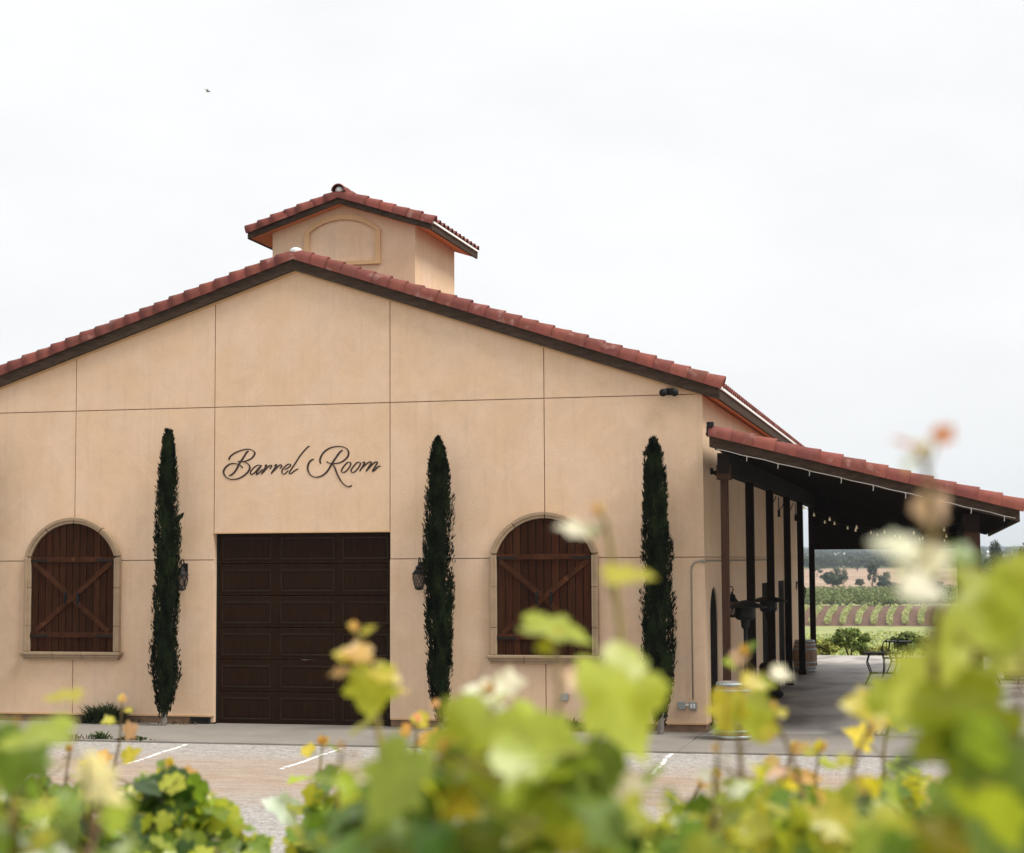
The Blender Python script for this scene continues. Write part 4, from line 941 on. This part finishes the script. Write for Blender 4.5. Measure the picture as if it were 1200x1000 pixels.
YG, GR, DG, PALE, OR_, YL, PK = (.37, .42, .048), (.14, .22, .03), (.045, .09, .018), (.64, .64, .52), (.54, .34, .11), (.52, .46, .055), (.62, .42, .31)
MIXES = {'yg': [(YG, 6), (YL, .6), (GR, 3), (PALE, .3)], 'g': [(GR, 4), (YG, 3), (DG, 1.2), (PALE, .2)], 'dg': [(DG, 4), (GR, 4), (YG, 1.5), (PALE, .15)], 'y': [(YL, 4), (YG, 4), (OR_, 1)], 'o': [(OR_, 4), (YL, 2), (PK, 2)], 'p': [(PALE, 4), (PK, 2), (YG, 1)], 'mix': [(YG, 5), (GR, 4), (YL, 1), (PALE, .4), (OR_, .2), (DG, 1)]}
def pick(k):
    c, w_ = zip(*MIXES[k]); return jitter(random.choices(c, w_)[0], .15, .25)
def grapevine(label, base_px, d, shoots, clusters, heroes, seed, size=.11, hi=True):
    """shoots: (mix, leaf size, n, [(px,py,d)...]); clusters: (mix, cx, cy, rx, ry, d0, d1, n, size); heroes: (px,py,d,size,dir(u,v,w),normal(u,v,w),colour) in view axes"""
    random.seed(seed); k0 = .56 if d < 3 else .78; ds = 1.3 if d < 2.2 else 1
    shoots = [(a_, l_*k0, n_, [(x_, y_, d_*ds) for x_, y_, d_ in p_]) for a_, l_, n_, p_ in shoots]
    clusters = [(*c_[:5], c_[5]*ds, c_[6]*ds, int(c_[7]*1.9), c_[8]*(.56 if d < 3 else .66)) for c_ in clusters]
    heroes = [(h_[0], h_[1], h_[2]*ds, h_[3]*.85*ds, *h_[4:]) for h_ in heroes]; d *= ds
    b = atd(base_px, 700, d); b.z = gz(b.x, b.y)
    T = empty('grapevine', b, label, 'grapevine', 'grapevines in the foreground')
    lf = MB(); lf.smooth = True; cn = MB(); cn.smooth = True; tp = lf; samples = []
    headp = b+Vector((0, 0, .75))
    tk = MB(); tk.smooth = True; tk.tube([b-Vector((0, 0, .1)), b+Vector((.02, .01, .3)), b+Vector((-.02, 0, .55)), headp], [.045, .035, .03, .035], 8); tk.build('trunk', M['bark'], T)
    ax = lambda u, v, w_: RT*u+Vector((0, 0, 1))*v-Vector((FW.x, FW.y, 0)).normalized()*w_
    for mix_, ls, n, pts in shoots:
        P = [atd(*q) for q in pts]; low = P[0]
        P = [headp+(low-headp)*.0, headp.lerp(low, .5)+Vector((random.uniform(-.05, .05), random.uniform(-.05, .05), .0))]+P
        S = []
        for i in range(len(P)-1):
            p0, p1, p2, p3 = P[max(0, i-1)], P[i], P[i+1], P[min(len(P)-1, i+2)]
            for k in range(6):
                t = k/6; S.append(.5*((2*p1)+(p2-p0)*t+(2*p0-5*p1+4*p2-p3)*t*t+(3*p1-p0-3*p2+p3)*t**3))
        S.append(P[-1]); cn.cur = random.choice(((1, 1, 1), (1.2, 1.3, .6), (.9, .7, .8)))
        k_ = d/1.8 if d < 1.8 else 1
        cn.tube(S, [(.0085-.0062*i/len(S))*max(.6, k_) for i in range(len(S))], 6); samples += S
        for i in range(n):
            t = .30+.70*(i+.5)/n; j = min(len(S)-2, int(t*(len(S)-1))); q = S[j]; tang = (S[j+1]-S[j]).normalized(); sd_ = 1 if i % 2 else -1
            o = (ax(sd_*random.uniform(.5, 1), random.uniform(-.2, .7), random.uniform(-.6, .8))).normalized(); sz = ls*(1.15-.75*max(0, (t-.5)/.5)**1.3)*random.uniform(.8, 1.15)
            pe_ = q+o*sz*random.uniform(.35, .7)+Vector((0, 0, sz*.15)); cn.tube([q, q.lerp(pe_, .5)+Vector((0, 0, sz*.06)), pe_], .0013*max(.55, k_)*(1 if d < 3 else 1.3), 4)
            late = t > .82
            leaf(tp if late else lf, pe_, o+Vector((0, 0, random.uniform(-.7, .3))), ax(random.uniform(-.5, .5), random.uniform(.2, 1.), random.uniform(-.2, 1.)), sz, pick('o') if late and random.random() < .35 else pick(mix_), random.uniform(.1, .5), random.uniform(.0, .4), hi)
        for k in range(3):
            tang = (S[-1]-S[-3]).normalized(); o = (tang+ax(random.uniform(-.8, .8), 0, random.uniform(-.8, .8))).normalized()
            leaf(tp, S[-1], o, ax(random.uniform(-1, 1), .3, random.uniform(-1, 1)), ls*.32, pick('o' if mix_ != 'g' else 'y'), .6, .1, hi)
    for mix_, cx, cy, rx, ry, d0, d1, n, sz in clusters:
        for i in range(n):
            a = random.uniform(0, 6.28); rr = math.sqrt(random.random()); dd_ = random.uniform(d0, d1); q = atd(cx+rx*rr*math.cos(a), cy+ry*rr*math.sin(a), dd_)
            o = ax(random.uniform(-1, 1), random.uniform(-1, .5), random.uniform(-.7, .9)).normalized(); s2 = sz*random.uniform(.6, 1.25)
            leaf(lf, q-o*s2*.4, o, ax(random.uniform(-.7, .7), random.uniform(.1, 1.2), random.uniform(-.4, 1.)), s2, pick(mix_), random.uniform(.05, .5), random.uniform(0, .5), hi)
            near = min(samples, key=lambda s: (s-(q-o*s2*.4)).length_squared) if samples else headp
            e = q-o*s2*.4
            if (near-e).length < .35: cn.cur = (1.1, 1.2, .6); cn.tube([near, near.lerp(e, .5)-Vector((0, 0, .01)), e], .0013*(1 if d < 3 else 1.4), 4)
    for px_, py_, dd_, sz, dv, nv, c_ in heroes:
        q = atd(px_, py_, dd_); o = ax(*dv).normalized(); e = q-o*sz*.45
        leaf(lf, e, o, ax(*nv), sz, jitter(c_, .06, .08), .18, .18, True)
        near = min(samples, key=lambda s: (s-e).length_squared) if samples else headp
        if (near-e).length < .5: cn.cur = (1.1, 1.1, .6); cn.tube([near, near.lerp(e, .5)-Vector((0, 0, .015)), e], .0016, 5)
    cn.build('canes', M['cane'], T, fix=False)
    if lf.f: lf.build('leaves', M['vine'], T, fix=False)

exec_vines = True
# right side, closest to the lens
grapevine('closest blurred grapevine at the right edge with big yellow green leaves rising past the canopy', 1150, 1.25,
    [('yg', .06, 3, [(1120, 980, 1.25), (1095, 800, 1.22), (1098, 640, 1.2), (1085, 550, 1.2), (1080, 530, 1.2)]),
     ('yg', .11, 7, [(1180, 1000, 1.2), (1195, 840, 1.2), (1190, 760, 1.22), (1198, 710, 1.25)])],
    [('yg', 1185, 740, 25, 50, 1.1, 1.3, 4, .10), ('yg', 1165, 890, 40, 60, 1.1, 1.35, 3, .11), ('yg', 1120, 990, 110, 32, 1.15, 1.5, 12, .10), ('p', 1065, 665, 25, 15, 1.15, 1.25, 1, .05)],
    [(1182, 712, 1.18, .11, (-.8, -.35, .2), (.1, .8, .5), YG), (1130, 858, 1.2, .088, (.3, -1, .2), (-.2, .5, .9), (.33, .40, .045)), (1100, 800, 1.3, .09, (-.6, -.3, .2), (.2, .8, .4), YG),
     (1050, 640, 1.15, .034, (-1, .3, 0), (.3, .7, .6), PALE), (1078, 690, 1.15, .036, (.8, -.2, 0), (.2, .7, .7), PALE), (1092, 655, 1.18, .030, (.9, .5, 0), (0, .6, .8), PALE),
     (1066, 522, 1.2, .026, (-1, .5, 0), (.3, .9, .3), (.42, .20, .13)), (1106, 508, 1.2, .018, (.8, .7, 0), (.3, .7, .6), (.5, .22, .11)), (1092, 595, 1.2, .028, (.4, .3, 0), (.3, .3, .9), PK), (1180, 940, 1.15, .11, (-.2, -1, .2), (.2, .3, 1), GR)], 1)
# centre, close
grapevine('near blurred grapevine in the bottom centre with a tall bright yellow green leaf', 600, 1.75,
    [('yg', .095, 7, [(620, 1010, 1.7), (640, 900, 1.7), (655, 820, 1.72), (650, 750, 1.75)]),
     ('yg', .07, 3, [(700, 1020, 1.6), (720, 900, 1.6), (735, 830, 1.62), (715, 640, 1.65), (703, 600, 1.65)]),
     ('p', .085, 6, [(560, 1020, 1.9), (575, 900, 1.9), (572, 810, 1.9)]),
     ('yg', .10, 6, [(470, 1040, 1.55), (490, 940, 1.55), (520, 880, 1.55)])],
    [('yg', 600, 930, 110, 60, 1.5, 1.9, 22, .10), ('g', 470, 950, 80, 55, 1.45, 1.7, 14, .10), ('yg', 700, 950, 100, 60, 1.4, 1.8, 20, .105), ('g', 600, 1020, 260, 40, 1.4, 1.9, 26, .11)],
    [(650, 738, 1.75, .075, (1, -.15, .1), (.1, .9, .35), YG), (728, 822, 1.5, .105, (.45, -.9, .1), (.55, .35, .8), YG), (570, 815, 1.9, .05, (-.8, .3, .2), (.1, .7, .6), PALE), (596, 800, 1.95, .04, (1, .2, .1), (.1, .7, .7), PALE), (735, 675, 1.6, .05, (1, .1, 0), (.2, .9, .4), YL),
     (560, 880, 1.55, .10, (-.4, -1, .2), (-.1, .4, .9), YG), (462, 915, 1.4, .075, (-.5, -.8, .1), (-.3, .5, .8), (.27, .35, .04)), (640, 905, 1.45, .10, (.5, -.8, .2), (.2, .5, .8), YG), (700, 960, 1.4, .09, (.8, -.6, .1), (.2, .9, .2), GR), (672, 620, 1.65, .035, (-1, .3, 0), (.2, .8, .5), PALE)], 2)
grapevine('slender vine shoot with orange tip rising before the brown garage door', 440, 2.7,
    [('y', .075, 6, [(455, 1010, 2.6), (448, 900, 2.65), (440, 830, 2.7), (428, 770, 2.7), (415, 738, 2.7)]), ('yg', .09, 6, [(400, 1020, 2.7), (395, 930, 2.7), (400, 880, 2.7)])],
    [('yg', 430, 960, 70, 50, 2.5, 2.9, 14, .10)],
    [(436, 808, 2.65, .085, (-.05, -1, .1), (.1, .3, 1), YG), (420, 765, 2.65, .05, (-.7, .1, .2), (.2, .7, .6), OR_), (398, 788, 2.65, .035, (-1, -.15, .1), (.2, .8, .3), OR_), (404, 768, 2.65, .035, (-1, .2, .1), (.2, .6, .6), YL), (452, 790, 2.65, .05, (.8, -.3, .2), (.2, .7, .6), YL)], 3, .09)
grapevine('near blurred grapevine at the left edge with a wide pale green leaf', 40, 1.7,
    [('yg', .09, 7, [(10, 1030, 1.7), (15, 960, 1.7), (12, 900, 1.75), (20, 850, 1.8)]), ('g', .09, 6, [(100, 1040, 1.6), (110, 980, 1.65), (120, 930, 1.7)])],
    [('g', 20, 980, 60, 40, 1.6, 2.0, 9, .09), ('g', 90, 1010, 80, 20, 1.5, 1.9, 6, .10)],
    [(45, 862, 1.6, .072, (-1, -.1, .2), (.1, .9, .3), YG), (118, 915, 1.6, .06, (.6, -.8, .1), (-.8, .4, .4), PALE), (20, 890, 1.7, .07, (-.3, -1, .1), (.1, .3, 1), GR), (75, 816, 2.2, .05, (-1, 0, .1), (.1, .9, .3), YL)], 4)
# middle distance, less blurred
grapevine('sharper grapevine with dark green leaves at the lower left', 190, 5.6,
    [('g', .12, 9, [(200, 1010, 5.6), (195, 960, 5.6), (205, 920, 5.6), (200, 898, 5.6)]), ('y', .09, 10, [(125, 1010, 5.4), (130, 920, 5.4), (140, 870, 5.4), (143, 822, 5.4)]), ('g', .11, 8, [(250, 1010, 5.5), (245, 960, 5.5), (230, 930, 5.5)]), ('y', .08, 7, [(70, 1000, 5.2), (75, 930, 5.2), (82, 880, 5.2)]), ('yg', .10, 6, [(280, 1015, 5.7), (285, 985, 5.7), (280, 968, 5.7)])],
    [('dg', 195, 955, 50, 48, 5.3, 5.9, 80, .125), ('g', 235, 975, 45, 35, 5.3, 5.9, 55, .12), ('g', 100, 970, 80, 40, 5.0, 5.8, 60, .12), ('mix', 30, 960, 60, 45, 4.8, 5.6, 45, .12), ('yg', 225, 950, 40, 35, 5.2, 5.4, 6, .09), ('g', 140, 1010, 160, 25, 5.0, 5.8, 50, .13)],
    [], 5, .12, False)
grapevine('thin grapevine with sharp lit leaves beside the gravel gap at lower centre left', 370, 5.2,
    [('yg', .11, 8, [(372, 1010, 5.2), (368, 940, 5.2), (375, 900, 5.2), (378, 872, 5.2)]), ('yg', .10, 7, [(400, 1010, 5.1), (390, 950, 5.1), (365, 930, 5.1)])],
    [('g', 375, 985, 40, 30, 5.0, 5.4, 22, .12), ('yg', 370, 945, 25, 25, 5.0, 5.3, 7, .12)], [], 6, .11, False)
grapevine('grapevine behind the central leaves with thin shoots below the middle cypress', 530, 4.2,
    [('o', .075, 8, [(530, 980, 4.2), (522, 900, 4.2), (515, 860, 4.2), (512, 828, 4.2)]), ('y', .08, 8, [(560, 980, 4.2), (560, 900, 4.2), (548, 850, 4.2)]), ('y', .08, 7, [(480, 960, 4.1), (485, 890, 4.1), (490, 845, 4.1)])],
    [('yg', 520, 940, 80, 60, 4.0, 4.6, 40, .12), ('g', 640, 950, 90, 60, 4.0, 4.6, 40, .12)], [], 7, .10, False)
grapevine('grapevine at lower right with two upright yellow leaves below the barrel', 870, 2.9,
    [('yg', .085, 8, [(880, 1010, 2.9), (870, 920, 2.9), (866, 860, 2.9), (868, 800, 2.9), (870, 765, 2.9)]), ('o', .07, 8, [(950, 1010, 2.9), (940, 930, 2.9), (925, 880, 2.9), (905, 830, 2.9)]), ('p', .075, 6, [(830, 1010, 2.8), (838, 930, 2.8), (840, 880, 2.8)]), ('y', .08, 6, [(985, 1010, 2.8), (1000, 900, 2.8), (1020, 850, 2.8)])],
    [('yg', 880, 970, 80, 45, 2.6, 3.1, 22, .10), ('mix', 980, 980, 90, 45, 2.4, 3.0, 26, .10), ('yg', 900, 930, 70, 30, 2.6, 3.0, 5, .06)],
    [(852, 832, 2.8, .075, (-.1, -1, .1), (-.3, .3, 1), YL), (880, 836, 2.8, .08, (.1, -1, .1), (.2, .3, 1), YG), (867, 770, 2.9, .032, (1, .3, .1), (.2, .5, .8), PK), (882, 800, 2.85, .045, (.9, -.3, .1), (.2, .6, .7), YL), (1015, 826, 2.3, .065, (-1, .1, .1), (.1, .6, .8), YL), (1048, 815, 2.2, .075, (.4, .8, .1), (-.2, .3, .9), YG), (915, 790, 2.8, .04, (.8, -.2, .1), (.2, .6, .7), PALE)], 8)
grapevine('grapevine row filling the bottom right behind the nearest leaves', 1010, 4.0,
    [('mix', .11, 9, [(960, 1010, 4), (955, 930, 4), (960, 880, 4)]), ('y', .11, 9, [(1040, 1000, 4), (1035, 900, 4), (1040, 850, 4)]), ('mix', .11, 9, [(1150, 1000, 4), (1150, 900, 4), (1130, 830, 4)]), ('o', .09, 8, [(915, 1000, 4), (918, 920, 4), (928, 880, 4)])],
    [('mix', 960, 970, 90, 40, 3.7, 4.5, 45, .12), ('yg', 1090, 965, 120, 45, 3.7, 4.5, 55, .12)], [], 9, .12, False)
grapevine('small grapevine in the low gap right of centre before the gravel', 790, 4.6,
    [('yg', .11, 8, [(790, 1010, 4.6), (800, 960, 4.6), (820, 920, 4.6)]), ('yg', .10, 7, [(850, 1010, 4.6), (845, 950, 4.6), (840, 910, 4.6)])],
    [('yg', 800, 990, 70, 28, 4.3, 5, 26, .12)], [], 10, .11, False)

# ------------------------------------------------------------------ bird
p = atd(244, 107.5, 62); BW = .7; T = empty('bird', p, 'tiny dark bird gliding high at the upper left of the sky', 'bird')
m = MB(); m.smooth = True; m.tube([p-RT*.08, p-RT*.035, p+RT*.02, p+RT*.07, p+RT*.10], [.004, .019, .022, .012, .003], 8); m.build('body', M['bird'], T)
for s_ in (1, -1):
    m = MB(); f0 = -FW*s_; m.add([p+RT*.04, p-RT*.05, p+f0*.16-RT*.05+UP*.035, p+f0*.30-RT*.13+UP*.03, p+f0*.16+RT*.02+UP*.045]+[p+RT*.04-UP*.008, p-RT*.05-UP*.008, p+f0*.16-RT*.05+UP*.03, p+f0*.30-RT*.13+UP*.027, p+f0*.16+RT*.02+UP*.04], [(0, 1, 2, 3, 4), (9, 8, 7, 6, 5), (0, 4, 9, 5), (4, 3, 8, 9), (3, 2, 7, 8), (2, 1, 6, 7)]); m.build('wing', M['bird'], T)

# ------------------------------------------------------------------ haze
hz = MB(); hz.box((-1990, -75, -16), (1990, 6200, 110))
hm = bpy.data.materials.new('haze'); hm.use_nodes = True; N = hm.node_tree.nodes; N.remove(N['Principled BSDF'])
pv = N.new('ShaderNodeVolumePrincipled'); pv.inputs['Color'].default_value = (.80, .90, 1, 1); pv.inputs['Density'].default_value = .00021; pv.inputs['Anisotropy'].default_value = .1
hm.node_tree.links.new(pv.outputs[0], N['Material Output'].inputs['Volume'])
tag(hz.build('haze', hm), kind='stuff')
